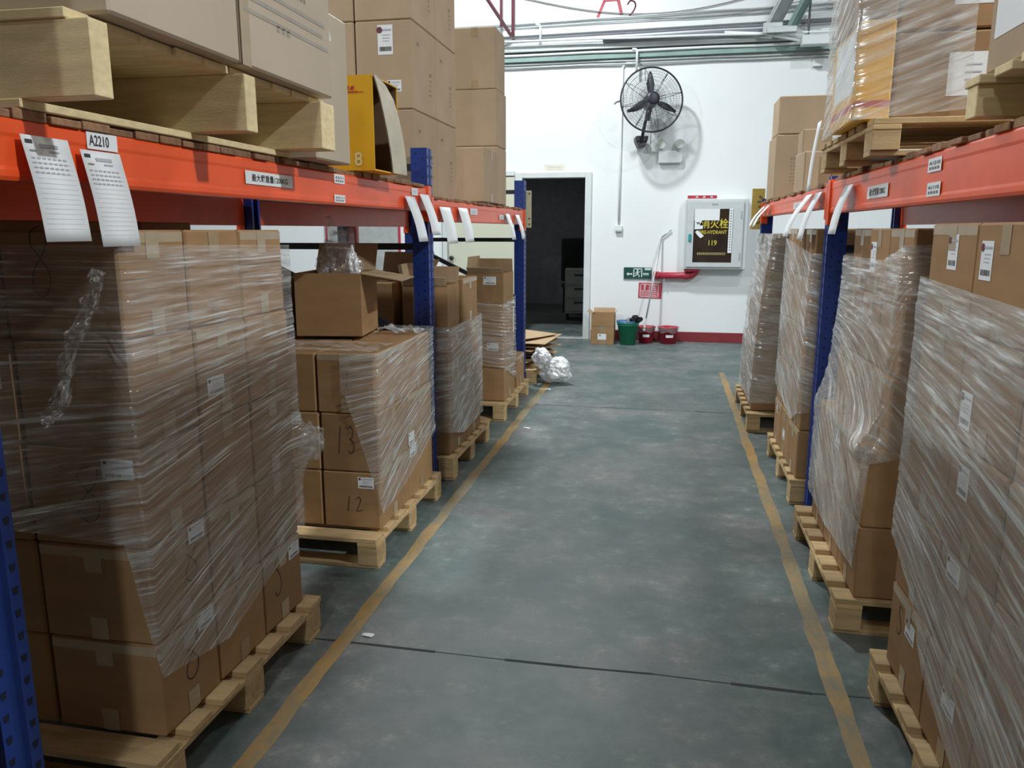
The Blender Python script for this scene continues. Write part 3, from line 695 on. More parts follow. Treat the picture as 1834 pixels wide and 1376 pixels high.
# right, fourth
stack(-1, [0.63, 0.645, 0.665, 0.70, 0.73], 2, 0.34, [5.85, 6.30, 6.76], [0.141, 0.395, 0.65, 0.90, 1.155, 1.41], 'farthest right pallet')

# open cartons on top of the left pallets
def open_carton(x0, x1, y0, y1, z0, z1, label, rot=0.0, flaps='', mt=None, stickers=()):
    """hollow carton; flaps: string of face letters with flap angles {'R':deg}"""
    mt = mt or CARD; dx, dy, dz = x1 - x0, y1 - y0, z1 - z0; t = 0.005
    root = tag(empty('open_carton', ((x0 + x1) / 2, (y0 + y1) / 2, z0), rot), label, 'carton')
    b = MB(); b.box(-dx / 2, dx / 2, -dy / 2, -dy / 2 + t, 0, dz, mt); b.box(-dx / 2, dx / 2, dy / 2 - t, dy / 2, 0, dz, mt)
    b.box(-dx / 2, -dx / 2 + t, -dy / 2 + t, dy / 2 - t, 0, dz, mt); b.box(dx / 2 - t, dx / 2, -dy / 2 + t, dy / 2 - t, 0, dz, mt); b.box(-dx / 2 + t, dx / 2 - t, -dy / 2 + t, dy / 2 - t, 0, t, CARDIN)
    b.obj('body', root)
    for f, ang, ln in flaps:
        a = math.radians(ang); wd = (dy if f in 'RL' else dx) - 0.01
        b = MB(); b.box(-wd / 2, wd / 2, 0, ln, -t / 2, t / 2, CARDIN)
        o = b.obj('flap', root)
        rz = {'R': -PI / 2, 'L': PI / 2, 'F': PI, 'B': 0}[f]
        o.location = {'R': (dx / 2, 0, dz), 'L': (-dx / 2, 0, dz), 'F': (0, -dy / 2, dz), 'B': (0, dy / 2, dz)}[f]
        o.rotation_euler = Matrix.Rotation(rz, 3, 'Z').to_4x4().to_3x3().__matmul__(Matrix.Rotation(a, 3, 'X')).to_euler()
    for (f, u, v, w_, h_) in stickers:
        O, U, V, wd = face((dx, dy, dz), f); d = Decal(O, U, V, 0.0009); sticker(d, u * wd, v * dz, w_, h_); d.obj('label', root)
    return root
open_carton(-1.775, -1.455, 3.50, 3.84, 0.945, 1.245, 'open carton with raised flap on top of the left cartons marked 13', math.radians(8), [('R', -10, 0.20), ('B', 60, 0.15)])
carton(-2.20, -1.83, 3.40, 3.80, 0.945, 1.215, 'closed dark carton left of the open carton with the raised flap')
open_carton(-1.50, -1.235, 4.30, 4.60, 0.878, 1.135, 'open carton behind the middle post with folded flaps', 0.04, [('F', 75, 0.05), ('L', 80, 0.12), ('B', 70, 0.1)])
carton(-1.51, -1.225, 4.63, 5.02, 0.878, 1.155, 'tall carton with tape stubs beside the middle post, above the wrap', None, 0.02, 'R')
carton(-1.86, -1.55, 4.30, 4.62, 0.878, 1.15, 'carton behind the open carton at the middle post, deeper in the rack', None, 0.0)
open_carton(-1.90, -1.54, 4.66, 5.03, 0.878, 1.17, 'open carton deep in rack beside the tape stubbed carton', -0.05, [('B', 70, 0.14), ('R', 60, 0.1)])
open_carton(-1.50, -1.215, 5.82, 6.16, 0.898, 1.125, 'open stickered carton on top of the far left wrapped column', -0.03, [('B', 100, 0.10), ('F', 55, 0.05), ('L', 95, 0.12)], stickers=[('F', 0.45, 0.62, 0.10, 0.06)])

# ================================================================== GOODS ON THE DECKS
def print_big(root, D_):
    O, U, V, wd = face(D_, 'R'); d = Decal(O, U, V, 0.001)
    d.barcode(0.10, 0.40, 0.245, 0.37, INKG, 0, 20)
    for k, (a, c_) in enumerate(((0.02, 0.52), (0.06, 0.50), (0.02, 0.54))): d.rect(a, c_, 0.205 - k * 0.034, 0.216 - k * 0.034, mat('pale grey print', (0.36, 0.32, 0.27), 0.7), 0)
    for k in range(3): d.rect(0.20 + k * 0.03, 0.216 + k * 0.03, 0.125, 0.14, mat('pale grey print', (0, 0, 0)), 0)
    d.obj('print', root)
    d = Decal(O, U, V, 0.0008); d.rect(0.0, 0.045, 0.0, 0.6, TAPE); d.obj('tape', root)
carton(-1.80, -1.105, 1.475, 1.970, 1.872, 2.40, 'big pale carton at top left corner, over the nearest pallet wood', CARDW, 0, '', extra=lambda r_, d_: None)
carton(-1.80, -1.105, 1.978, 2.545, 1.872, 2.40, 'big pale carton with barcode print on the near left deck', CARDW, 0, '', extra=print_big)
def tilt_label(root, D_):
    O, U, V, wd = face(D_, 'R'); d = Decal(O, Vector((0, 1, 0.35)), Vector((0, -0.35, 1)), 0.001); d.rect(0.20, 0.28, 0.34, 0.385, PAPER); d.barcode(0.215, 0.265, 0.352, 0.37, INKG, 1, 8); d.obj('label', root)
carton(-1.52, -1.195, 2.60, 2.895, 1.688, 2.195, 'narrow pale carton between the barcode carton and yellow carton', CARDW, 0, '', extra=tilt_label)
def yl(root, D_):
    O, U, V, wd = face(D_, 'F'); d = Decal(O, U, V, 0.001)
    for k in range(2): d.poly([(wd - 0.115 + k * 0.022, 0.315), (wd - 0.10 + k * 0.022, 0.315), (wd - 0.095 + k * 0.022, 0.33), (wd - 0.11 + k * 0.022, 0.33)], REDINK)
    d.rect(wd - 0.13, wd - 0.06, 0.304, 0.310, REDINK); d.rect(wd - 0.06, wd - 0.035, 0.305, 0.308, REDINK)
    d.text('8', wd - 0.085, 0.02, 0.075, mat('pale 8 print', (0.85, 0.72, 0.35), 0.6), 0); d.obj('print', root)
yc = tag(empty('yellow_carton', (-1.33, 3.29, 1.688)), 'yellow carton with number 8, its aisle side open, on the near left deck', 'carton')
DI = mat('brown inside', (0.20, 0.11, 0.06), 0.8)
b = MB(); X0, X1, Y0, Y1, Z1, t_ = -0.13, 0.135, -0.15, 0.15, 0.372, 0.005
b.box(X0, X1, Y0, Y0 + t_, 0, Z1, YELLOW); b.box(X0, X1, Y1 - t_, Y1, 0, Z1, YELLOW); b.box(X0, X0 + t_, Y0 + t_, Y1 - t_, 0, Z1, YELLOW); b.box(X0 + t_, X1, Y0 + t_, Y1 - t_, 0, t_, YELLOW); b.box(X0 + t_, X1, Y0 + t_, Y1 - t_, Z1 - t_, Z1, YELLOW); b.obj('body', yc)
b = MB(); b.box(X0 + t_, X1 - 0.004, Y0 + t_, Y0 + t_ + 0.002, t_, Z1 - t_, DI); b.box(X0 + t_, X1 - 0.004, Y1 - t_ - 0.002, Y1 - t_, t_, Z1 - t_, DI); b.box(X0 + t_, X1 - 0.004, Y0 + t_ + 0.002, Y1 - t_ - 0.002, t_, t_ + 0.002, DI); b.box(X0 + t_, X1 - 0.004, Y0 + t_ + 0.002, Y1 - t_ - 0.002, Z1 - t_ - 0.002, Z1 - t_, DI); b.box(X0 + t_ + 0.08, X0 + t_ + 0.083, Y0 + t_ + 0.002, Y1 - t_ - 0.002, t_ + 0.002, Z1 - t_ - 0.002, DI); b.obj('lining', yc)
yl(yc, (0.265, 0.30, 0.372))
b = MB(); FI = mat('flap inside', (0.62, 0.56, 0.44), 0.7); pr = [(0.372, -0.155, -0.13), (0.345, -0.145, -0.05), (0.30, -0.12, 0.03), (0.24, -0.09, 0.08), (0.17, -0.05, 0.125), (0.10, -0.01, 0.165), (0.05, 0.02, 0.19), (0.002, 0.045, 0.21)]; ring = []
for i, (z, ya, yb) in enumerate(pr):
    xx = 0.145 + 0.012 * math.sin(i / 7 * PI); ring.append([(xx, ya, z), (xx + 0.006, yb, z), (xx + 0.001, yb, z), (xx - 0.005, ya, z)])
for i in range(7):
    for k in range(4): b.poly([ring[i][k], ring[i][(k + 1) % 4], ring[i + 1][(k + 1) % 4], ring[i + 1][k]], FI)
b.poly(ring[0], FI); b.poly(ring[-1], FI); b.obj('open_flap', yc, weld=True)['label'] = 'pale inside of the open flap'

def glyphs(face_, items):
    def fn(root, D_):
        O, U, V, wd = face(D_, face_); d = Decal(O, U, V, 0.001); rng = random.Random(3)
        G = mat('carton print', (0.24, 0.18, 0.13), 0.7)
        for (u, v, nx_, nz_) in items:
            for a in range(nx_):
                for c_ in range(nz_):
                    x = u * wd + a * 0.024; z = v * D_[2] + c_ * 0.026
                    if c_ == nz_ - 1: d.rect(x, x + 0.014, z, z + 0.018, G)
                    else: d.rect(x, x + rng.uniform(0.008, 0.018), z, z + 0.008, G)
        d.obj('print', root)
    return fn
zt = [1.638, 2.09, 2.545, 3.0]
for l in range(3):
    for c in range(2):
        for r_ in range(2):
            xa = -1.385 - 0.325 * c; y0 = 4.245 + 0.445 * r_
            if c == 1 and r_ == 1: continue
            stks = (('F', 0.40, 0.62, 0.085, 0.15), ('F', 0.55, 0.20, 0.08, 0.06)) if (l == 1 and c == 0 and r_ == 0) else ()
            carton(xa - 0.32, xa, y0, y0 + 0.44, zt[l], zt[l + 1], f"tall pale carton, {['bottom', 'middle', 'top'][l]} of stack, {'aisle side' if c == 0 else 'inner column'}, {['nearer', 'farther'][r_]}, behind the left post", CARDG, 0, '', stks,
                   extra=glyphs('R', [(0.2, 0.75, 2, 1), (0.65 if r_ else 0.7, 0.25, 2, 5)]) if c == 0 else None)
zt = [1.638, 2.065, 2.475, 2.91]
for l in range(3):
    carton(-1.63, -1.305 + 0.01 * (l < 2), 5.97, 6.30, zt[l], zt[l + 1], f"plain carton, {['bottom', 'middle', 'top'][l]} of three stacked at the far left deck end", CARDG, 0.0, 'f' if l == 2 else '')
carton(-1.64, -1.275, 5.45, 5.93, 1.638, 2.01, 'short carton in front of the three plain stacked cartons, far left deck', CARDG, 0.0, 'r')

# right decks
def wl(root, D_):
    O, U, V, wd = face(D_, 'L'); d = Decal(O, U, V, 0.001); d.rect(0.035, 0.30, 0.075, 0.50, PAPER, 0)
    for k, (a, n_) in enumerate(((0.10, 4), (0.07, 5), (0.05, 6), (0.08, 4), (0.09, 5))):
        for j in range(n_): d.rect(a + j * 0.03, a + j * 0.03 + 0.022, 0.15 + k * 0.055, 0.166 + k * 0.055, INKG, 1)
    d.rect(0.33, 0.37, 0.0, 0.5, TAPED, 0); d.obj('label', root)
carton(0.725, 1.35, 1.205, 2.165, 1.81, 2.72, 'carton with large white sheet label at the top right corner', CARDG, 0, '', extra=wl)
def yr(root, D_):
    for f_ in 'FL':
        O, U, V, wd = face(D_, f_); d = Decal(O, U, V, 0.001); d.rect(0.002, wd - 0.002, 0.045, 0.066, REDINK)
        if f_ == 'L': d.rect(0.05, wd - 0.05, 0.10, 0.31, PAPER)
        d.obj('print', root)
carton(0.612, 0.728, 3.02, 3.46, 1.82, 2.15, 'yellow carton with red stripe wrapped on the near right deck', YELLOW, 0, '', extra=yr, name='yellow_carton')
carton(0.612, 0.728, 3.02, 3.46, 2.155, 2.62, 'brown carton on top of the yellow carton with red stripe')
def big(root, D_):
    O, U, V, wd = face(D_, 'F'); d = Decal(O, U, V, 0.001); d.rect(0.165, 0.31, 0.075, 0.215, PAPER, 0)
    for k in range(4): d.rect(0.22, 0.27, 0.10 + k * 0.024, 0.105 + k * 0.024, INKL, 1)
    d.obj('label', root)
carton(0.735, 1.20, 3.03, 3.48, 1.82, 2.105, 'lower brown carton with white sheet beside the wrapped yellow carton', None, 0, '', extra=big)
carton(0.735, 1.20, 3.03, 3.48, 2.11, 2.62, 'upper brown carton with white sheet beside the wrapped yellow carton', None, 0, '', extra=big)
carton(0.76, 1.16, 6.40, 6.85, 1.68, 2.15, 'printed brown carton at the far right deck end, lower one', CARDG, 0, '', extra=glyphs('F', [(0.28, 0.22, 2, 8), (0.5, 0.22, 2, 1)]))
carton(0.77, 1.15, 6.42, 6.80, 2.155, 2.43, 'plain brown carton stacked on the printed one, far right deck', CARDG)
carton(0.80, 0.94, 5.32, 5.62, 1.68, 1.93, 'small pale carton on far right deck, leaning near the paper strip', CARDG, 0.05)
carton(0.84, 0.99, 5.64, 5.90, 1.68, 2.10, 'slim tall carton on the far right deck behind the small pale one', CARDG, -0.03)
carton(0.86, 1.10, 4.75, 5.10, 1.68, 1.88, 'low carton on the far right deck nearest the blue post', CARD, 0.03)
# unseen goods added beside the camera to block light from the near stacks
pallet('added unseen pallet under the light-blocking cartons left of the camera', -2.24, -1.20, 0.10, 1.08)
pallet('added unseen pallet under the light-blocking cartons right of the camera', 0.68, 1.70, 0.10, 1.08)
for (x0, x1, sd) in ((-2.2, -1.24, 'left'), (0.71, 1.67, 'right')):
    for k in range(2): carton(x0, x1, 0.12, 1.06, 0.141 + 0.63 * k, 0.141 + 0.63 * (k + 1), f"{['lower', 'upper'][k]} added light-blocking carton stacked on the unseen floor pallet {sd} of the camera")
for i, (x0, x1, y0, y1, lab) in enumerate(((-1.95, -1.14, -0.9, 0.1, 'added unseen carton blocking light, left deck beside the camera, rear one'), (-1.95, -1.14, 0.15, 1.14, 'added unseen carton blocking light, left deck beside the camera, front one'),
                                        (0.70, 1.5, -0.9, 0.1, 'added unseen carton blocking light, right deck beside the camera, rear one'), (0.70, 1.5, 0.15, 1.17, 'added unseen carton blocking light, right deck beside the camera, front one'))):
    carton(x0, x1, y0, y1, 1.70, 2.22, lab, CARDW)
# ================================================================== STRETCH WRAP
def film(label, side, xf, x_in, y0, y1, zt, zb, slope, seed, mt, amp=0.006, near=0.5, far=0.25, nz=110, group=None, flare=None, off=0.012):
    """wrap sheet round near face, aisle face and far face. xf(z): aisle face; zt(s), zb(s): top and bottom edge, s=0 at the near aisle corner, in metres"""
    path = []  # (s, kind, along)
    N1, N2, N3 = 34, 84, 14; L = y1 - y0
    for i in range(N1): path.append((-near + near * i / N1, 'n'))
    for i in range(N2 + 1): path.append((L * i / N2, 'a'))
    for i in range(1, N3 + 1): path.append((L + far * i / N3, 'f'))
    vs_ = []; uv = []; S = seed * 13.7
    for (s, k) in path:
        t1, b1_ = zt(s), zb(s)
        for j in range(nz + 1):
            z = b1_ + (t1 - b1_) * j / nz
            v = z - slope(s, z)
            n1 = noise.noise(Vector((s * 3.2 + S, v * 55, S))); n2 = noise.noise(Vector((s * 1.5, v * 9, S + 5))); n3 = noise.noise(Vector((s * 8 + 2, v * 120, S + 9)))
            d = off + amp * (0.55 * max(0, n1) + 0.5 * n2 + 0.25 * n3)
            if flare: d += flare(s, z)
            x = xf(z)
            if k == 'n':
                p = (x + s * side, y0 - d, z)
                if s > -0.03: p = (x + s * side + side * d * (1 + s / 0.03), y0 - d * (0.5 - s / 0.06), z)
            elif k == 'a':
                e_ = 1.0; yy = y0 + s
                if s < 0.02: yy -= d * 0.4 * (1 - s / 0.02)
                if s > L - 0.02: yy += d * 0.6 * (s - L + 0.02) / 0.02
                p = (x + side * d, yy, z)
            else:
                p = (x - (s - L) * side, y1 + d, z)
            vs_.append(p); uv.append((s + seed, v))
    fs = []; H_ = nz + 1
    for i in range(len(path) - 1):
        for j in range(nz):
            a = i * H_ + j; fs.append((a, a + H_, a + H_ + 1, a + 1) if side > 0 else (a, a + 1, a + H_ + 1, a + H_))
    me = bpy.data.meshes.new('wrap'); me.from_pydata(vs_, [], fs); me.materials.append(mt)
    ul = me.uv_layers.new(name='UVMap'); li = [0] * len(me.loops); me.loops.foreach_get('vertex_index', li)
    ul.data.foreach_set('uv', [c for i in li for c in uv[i]])
    me.polygons.foreach_set('use_smooth', [True] * len(me.polygons)); me.update()
    o = link('stretch_wrap', me); tag(o, label, 'wrap', group); return o
def lerp(pts):
    def f(x):
        if x <= pts[0][0]: return pts[0][1]
        for (a, va), (b_, vb) in zip(pts, pts[1:]):
            if x <= b_: return va + (vb - va) * (x - a) / (b_ - a)
        return pts[-1][1]
    return f
film('clear stretch wrap on the near left carton stack', 1, lerp([(0, -1.240), (1.5, -1.243)]), -1.8, 1.615, 2.42, lerp([(0, 1.415), (0.8, 1.40)]), lerp([(-0.5, 0.70), (-0.05, 0.68), (0.0, 0.32), (0.3, 0.27), (0.8, 0.42)]),
     lambda s, z: max(0, 1.25 - z) * 0.42 * s, 1, FILM, flare=lambda s, z: 0.05 * math.exp(-((s - 0.80) / 0.05) ** 2 - ((z - 0.72) / 0.07) ** 2))
film('clear stretch wrap on the left cartons marked 13', 1, lerp([(0, -1.203), (1, -1.207)]), -1.8, 3.10, 3.895, lerp([(-0.3, 0.935), (0.3, 0.935), (0.8, 0.955)]), lerp([(-0.5, 0.80), (-0.14, 0.75), (-0.02, 0.35), (0.0, 0.22), (0.3, 0.26), (0.8, 0.40)]),
     lambda s, z: max(0, 1.15 - z) * 0.62 * s, 2, FILM, near=0.16)
film('stretch wrap on the left cartons past the middle post', 1, lerp([(0, -1.213), (1, -1.218)]), -1.8, 4.29, 5.04, lerp([(0, 0.90), (0.75, 0.90)]), lerp([(-0.3, 0.30), (0, 0.28), (0.25, 0.22), (0.75, 0.24)]),
     lambda s, z: max(0, 1.0 - z) * 0.5 * s, 3, FILMH, near=0.3)
film('stretch wrap on the single far left carton column', 1, lerp([(0, -1.203), (1, -1.213)]), -1.5, 5.79, 6.20, lerp([(0, 0.905), (0.4, 0.93)]), lerp([(-0.3, 0.45), (0, 0.40), (0.4, 0.25)]),
     lambda s, z: -0.1 * s, 4, FILM, near=0.28, amp=0.01)
film('clear stretch wrap on the near right carton stack', -1, lerp([(0, 0.704), (1.4, 0.712)]), 1.2, 1.40, 2.41, lerp([(0.0, 1.28), (1.0, 1.32)]), lerp([(0.0, 0.28), (0.35, 0.20), (0.65, 0.30), (0.75, 0.42), (1.0, 0.54)]),
     lambda s, z: (max(0, 1.35 - z) * 0.38 + 0.05) * s, 5, FILMH, near=0.05, flare=lambda s, z: 0.0)
film('loose stretch wrap on the leaning right carton stack', -1, lerp([(0, 0.694), (0.69, 0.694), (0.80, 0.728), (0.95, 0.75), (1.46, 0.775)]), 1.2, 2.815, 3.70, lerp([(0, 1.40), (0.25, 1.34), (0.9, 1.34)]), lerp([(-0.3, 0.72), (-0.02, 0.65), (0.0, 0.26), (0.5, 0.24), (0.9, 0.26)]),
     lambda s, z: (0.7 if z < 0.8 else 0.7 * max(0, 1 - (z - 0.8) / 0.4)) * (s - 0.1) , 6, FILMH, near=0.35, amp=0.012, flare=lambda s, z: 0.035 * math.exp(-((s - 0.05) / 0.1) ** 2 - ((z - 0.70) / 0.05) ** 2))
film('hazy stretch wrap on the right cartons past the blue post', -1, lerp([(0, 0.698), (1.4, 0.717)]), 1.2, 4.225, 5.13, lerp([(0, 1.33), (0.9, 1.40)]), lerp([(-0.3, 0.55), (0, 0.5), (0.2, 0.42), (0.9, 0.50)]),
     lambda s, z: 0.35 * s, 7, FILMH, near=0.3)
film('white hazy stretch wrap on the farthest right cartons', -1, lerp([(0.1, 0.628), (0.5, 0.643), (0.9, 0.665), (1.41, 0.728)]), 1.2, 5.85, 6.76, lerp([(0, 1.42), (0.9, 1.42)]), lerp([(-0.3, 0.2), (0, 0.2), (0.9, 0.18)]),
     lambda s, z: 0.1 * s, 8, FILMW, near=0.32, amp=0.016)
film('stretch wrap round the yellow carton on the near right deck', -1, lerp([(0, 0.608), (3, 0.608)]), 1.2, 3.018, 3.49, lerp([(0, 2.6), (1, 2.6)]), lerp([(-0.5, 1.86), (0, 1.82), (0.5, 1.80)]),
     lambda s, z: -0.35 * s, 9, FILMH, near=0.36, amp=0.012)
# end caps of film folded over the tops of the left stacks
def drape(label, x0, x1, y0, y1, z, seed, mt, holes=True, hz=0.02):
    n, m_ = 40, 30; vs_ = []; uv = []
    for i in range(n + 1):
        for j in range(m_ + 1):
            x = x0 + (x1 - x0) * i / n; y = y0 + (y1 - y0) * j / m_
            h_ = abs(noise.noise(Vector((x * 9, y * 7, seed)))) * hz + abs(noise.noise(Vector((x * 30, y * 18, seed + 3)))) * hz * 0.5
            vs_.append((x, y, z + 0.004 + h_)); uv.append((x + 0.4 * y, y))
    fs = []
    for i in range(n):
        for j in range(m_):
            c = Vector(((i + .5) / n, (j + .5) / m_, 0))
            if holes and noise.noise(Vector((c.x * 3, c.y * 3, seed * 2.1))) < -0.25: continue
            fs.append((i * (m_ + 1) + j, (i + 1) * (m_ + 1) + j, (i + 1) * (m_ + 1) + j + 1, i * (m_ + 1) + j + 1))
    me = bpy.data.meshes.new('drape'); me.from_pydata(vs_, [], fs); me.materials.append(mt)
    ul = me.uv_layers.new(name='UVMap'); li = [0] * len(me.loops); me.loops.foreach_get('vertex_index', li); ul.data.foreach_set('uv', [c for i in li for c in uv[i]])
    me.polygons.foreach_set('use_smooth', [True] * len(me.polygons))
    tag(link('film_fold', me), label, 'wrap')
drape('crinkled film folded over the top of the cartons marked 13, front strip', -1.95, -1.22, 3.11, 3.38, 0.93, 2, FILM)
drape('crinkled film folded over the top of the cartons marked 13, rear strip', -1.45, -1.22, 3.72, 3.92, 0.93, 5, FILMH, hz=0.05)

def tail(label, pts, wd, seed, mt, ny):
    n, m_ = 60, 10; vs_ = []; uv = []; P_ = [Vector(p) for p in pts]
    for i in range(n + 1):
        t = i / n * (len(P_) - 1); k = min(int(t), len(P_) - 2); c = P_[k].lerp(P_[k + 1], t - k); d = (P_[k + 1] - P_[k]).normalized(); s_ = Vector((d.z, 0, -d.x)); w2 = wd * (0.6 + 0.6 * abs(noise.noise(Vector((i * 0.13, seed, 0)))))
        for j in range(m_ + 1):
            u = j / m_ - 0.5; h_ = 0.008 + 0.022 * abs(noise.noise(Vector((i * 0.35, j * 0.5, seed)))) + 0.010 * abs(noise.noise(Vector((i * 0.9, j * 1.1, seed + 4))))
            q_ = c + s_ * u * w2; vs_.append((q_.x, q_.y - h_, q_.z)); uv.append((i / n, u * 0.4))
    fs = [(i * (m_ + 1) + j, (i + 1) * (m_ + 1) + j, (i + 1) * (m_ + 1) + j + 1, i * (m_ + 1) + j + 1) for i in range(n) for j in range(m_)]
    me = bpy.data.meshes.new('tail'); me.from_pydata(vs_, [], fs); me.materials.append(mt)
    ul = me.uv_layers.new(name='UVMap'); li = [0] * len(me.loops); me.loops.foreach_get('vertex_index', li); ul.data.foreach_set('uv', [c for i in li for c in uv[i]])
    tag(link('film_tail', me), label, 'wrap')
tail('crumpled shiny film tail slanting across the front of the near left stack', [(-1.275, 1.592, 1.36), (-1.31, 1.592, 1.27), (-1.37, 1.592, 1.18), (-1.42, 1.592, 1.03), (-1.47, 1.592, 0.99)], 0.06, 3, BAGC, -1)
# crumpled bags
def bag(name, label, loc, r, sc, mt, seed, rough=0.5, cat='bag'):
    bm = bmesh.new(); bmesh.ops.create_icosphere(bm, subdivisions=5, radius=1.0); uvl = bm.loops.layers.uv.new('UVMap')
    for v in bm.verts:
        p = v.co.copy(); a = noise.noise(p * 1.6 + Vector((seed, 0, 0))); c = abs(noise.noise(p * 3.0 + Vector((0, seed, 0)))); d_ = abs(noise.noise(p * 7 + Vector((0, 0, seed))))
        k = 1 + rough * (0.8 * a - 0.55 * c - 0.25 * d_); v.co = Vector((p.x * sc[0], p.y * sc[1], p.z * sc[2])) * r * k
    mn = min(v.co.z for v in bm.verts)
    for v in bm.verts: v.co.z -= mn
    for f_ in bm.faces:
        for l in f_.loops: l[uvl].uv = (l.vert.co.x * 2 + l.vert.co.y, l.vert.co.z * 2)
        f_.smooth = True
    me = bpy.data.meshes.new(name); bm.to_mesh(me); bm.free(); me.materials.append(mt)
    o = link(name, me, None, (), loc); tag(o, label, cat); return o
bag('plastic_bag', 'white crumpled plastic bag spilling onto the floor at the cardboard pile', (-1.03, 7.28, 0.002), 0.15, (1.15, 0.8, 0.8), BAG, 3)
bag('plastic_bag', 'white plastic bag lying on the edge of the cardboard pile', (-1.14, 7.17, 0.16), 0.10, (0.9, 0.7, 0.9), BAG, 8)
bag('plastic_bag', 'clear plastic liner rising out of the open carton with raised flap', (-1.60, 3.67, 1.0), 0.12, (0.9, 0.8, 1.8), BAGC, 12, 0.8)
bag('plastic_bag', 'clear plastic bag edge draped over the open carton flap corner', (-1.50, 3.585, 1.17), 0.05, (0.7, 0.5, 1.9), BAG, 15, 0.8)
bag('plastic_bag', 'small clear plastic tail sticking out of the near left wrap', (-1.19, 2.44, 0.66), 0.045, (1.0, 0.8, 1.2), BAGC, 21, 0.9)

# flattened cardboard pile
rng = random.Random(4); z = 0.142
FL = [('largest flat cardboard sheet at the bottom of the far left pile', 0), ('flat cardboard sheet second from the bottom of far left pile', 1), ('flat cardboard sheet third from the bottom of far left pile', 2), ('flat cardboard sheet fourth from the bottom of far left pile', 3), ('bent cardboard sheet fifth from bottom of the far left pile', 4), ('tilted cardboard sheet sixth from bottom of the far left pile', 5), ('pale cardboard sheet second from top of the far left pile', 6), ('topmost pale cardboard sheet on the far left pile', 7)]
for lab, k in FL:
    wd, ln = rng.uniform(0.62, 0.80), rng.uniform(0.62, 0.8); n = 8; b = MB(); t = 0.006; ph = rng.uniform(0, 6)
    top = lambda u, v: 0.006 * math.sin(u * 3 + ph) + 0.004 * math.sin(v * 4 + ph * 2)
    for i in range(n):
        for j in range(n):
            def q(a, c_, dz): return (-wd / 2 + wd * a / n, -ln / 2 + ln * c_ / n, 0.011 + top(a / n, c_ / n) + dz)
            b.poly([q(i, j, t), q(i + 1, j, t), q(i + 1, j + 1, t), q(i, j + 1, t)], CARDIN); b.poly([q(i, j, 0), q(i, j + 1, 0), q(i + 1, j + 1, 0), q(i + 1, j, 0)], CARDIN)
            for (A, B) in (((i, j), (i + 1, j)),) if j == 0 else ((((i + 1, j + 1), (i, j + 1)),) if j == n - 1 else ()): b.poly([q(*A, 0), q(*B, 0), q(*B, t), q(*A, t)], CARD)
            for (A, B) in (((i, j + 1), (i, j)),) if i == 0 else ((((i + 1, j), (i + 1, j + 1)),) if i == n - 1 else ()): b.poly([q(*A, 0), q(*B, 0), q(*B, t), q(*A, t)], CARD)
    o = b.obj('cardboard_sheet', None, (-1.56 + rng.uniform(-0.06, 0.10), 7.68 + rng.uniform(-0.05, 0.08), z), (0, 0, rng.uniform(-0.55, 0.55)), recalc=False)
    tag(o, lab, 'cardboard', 'flattened cardboard pile'); z += 0.036

# ================================================================== BACK WALL FITTINGS
# pipes and trunking: (z at x=-4, z at x=2.4, size, y, kind)
def run(name, label, z0, z1, y, r, mt, rect=None, x0=-4.5, x1=2.4, cat='pipe'):
    b = MB()
    if rect:
        hh, dd = rect; b.v += []
        for (xa, za, xb, zb_) in ((x0, z0, x1, z1),):
            c = [(xa, y - dd, za), (xa, y, za), (xa, y, za + hh), (xa, y - dd, za + hh), (xb, y - dd, zb_), (xb, y, zb_), (xb, y, zb_ + hh), (xb, y - dd, zb_ + hh)]
            k = len(b.v); b.v += c
            for q in ((0, 1, 2, 3), (4, 7, 6, 5), (0, 4, 5, 1), (1, 5, 6, 2), (2, 6, 7, 3), (3, 7, 4, 0)): b.f.append(tuple(k + i for i in q)); b.mi.append(b.m(mt))
        o = b.obj(name, bevel=0.003)
    else:
        n = 14; b.tube([(x0 + (x1 - x0) * i / n, y + 0.004 * math.sin(i * 1.3), z0 + (z1 - z0) * i / n + 0.004 * math.sin(i * 2.1)) for i in range(n + 1)], r, mt, 10); o = b.obj(name, smooth=True)
    tag(o, label, cat); return o
run('conduit', 'lowest thin grey conduit along the back wall above the fan', 3.485, 3.475, YW - 0.03, 0.012, STEEL)
run('conduit', 'second lowest thin grey conduit along the back wall', 3.518, 3.512, YW - 0.03, 0.012, STEEL)
run('trunking', 'grey green trunking strip along the back wall above the fan', 3.535, 3.545, YW - 0.01, 0, GREENP, (0.055, 0.06), cat='trunking')
run('conduit', 'white conduit right above the grey green trunking strip', 3.615, 3.62, YW - 0.08, 0.017, WHITEP)
run('trunking', 'wide galvanised tray across the middle of the wall pipes', 3.645, 3.655, YW - 0.01, 0, STEEL, (0.075, 0.11), cat='trunking')
run('conduit', 'white conduit lying on the galvanised tray', 3.745, 3.76, YW - 0.07, 0.02, WHITEP)
run('conduit', 'second white conduit above the galvanised tray, crossing downward', 3.80, 3.70, YW - 0.20, 0.014, WHITEP)
run('conduit', 'dark conduit under the wide white trunking', 3.795, 3.86, YW - 0.05, 0.012, DARKP)
run('trunking', 'wide white trunking high on the back wall', 3.83, 3.90, YW - 0.01, 0, WHITEP, (0.07, 0.05), cat='trunking')
run('conduit', 'grey conduit above the wide white trunking', 3.925, 4.02, YW - 0.03, 0.011, STEEL)
run('conduit', 'topmost grey conduit under the red letters', 3.965, 4.07, YW - 0.03, 0.011, STEEL)
run('cable_tray', 'dark strip standing in for the shadow gap in the right wall pipes', 3.715, 3.745, YW - 0.125, 0, DARKP, (0.035, 0.05), -0.9, 1.3, 'cable tray')  # dark strip in place of the shaded gap among the pipes
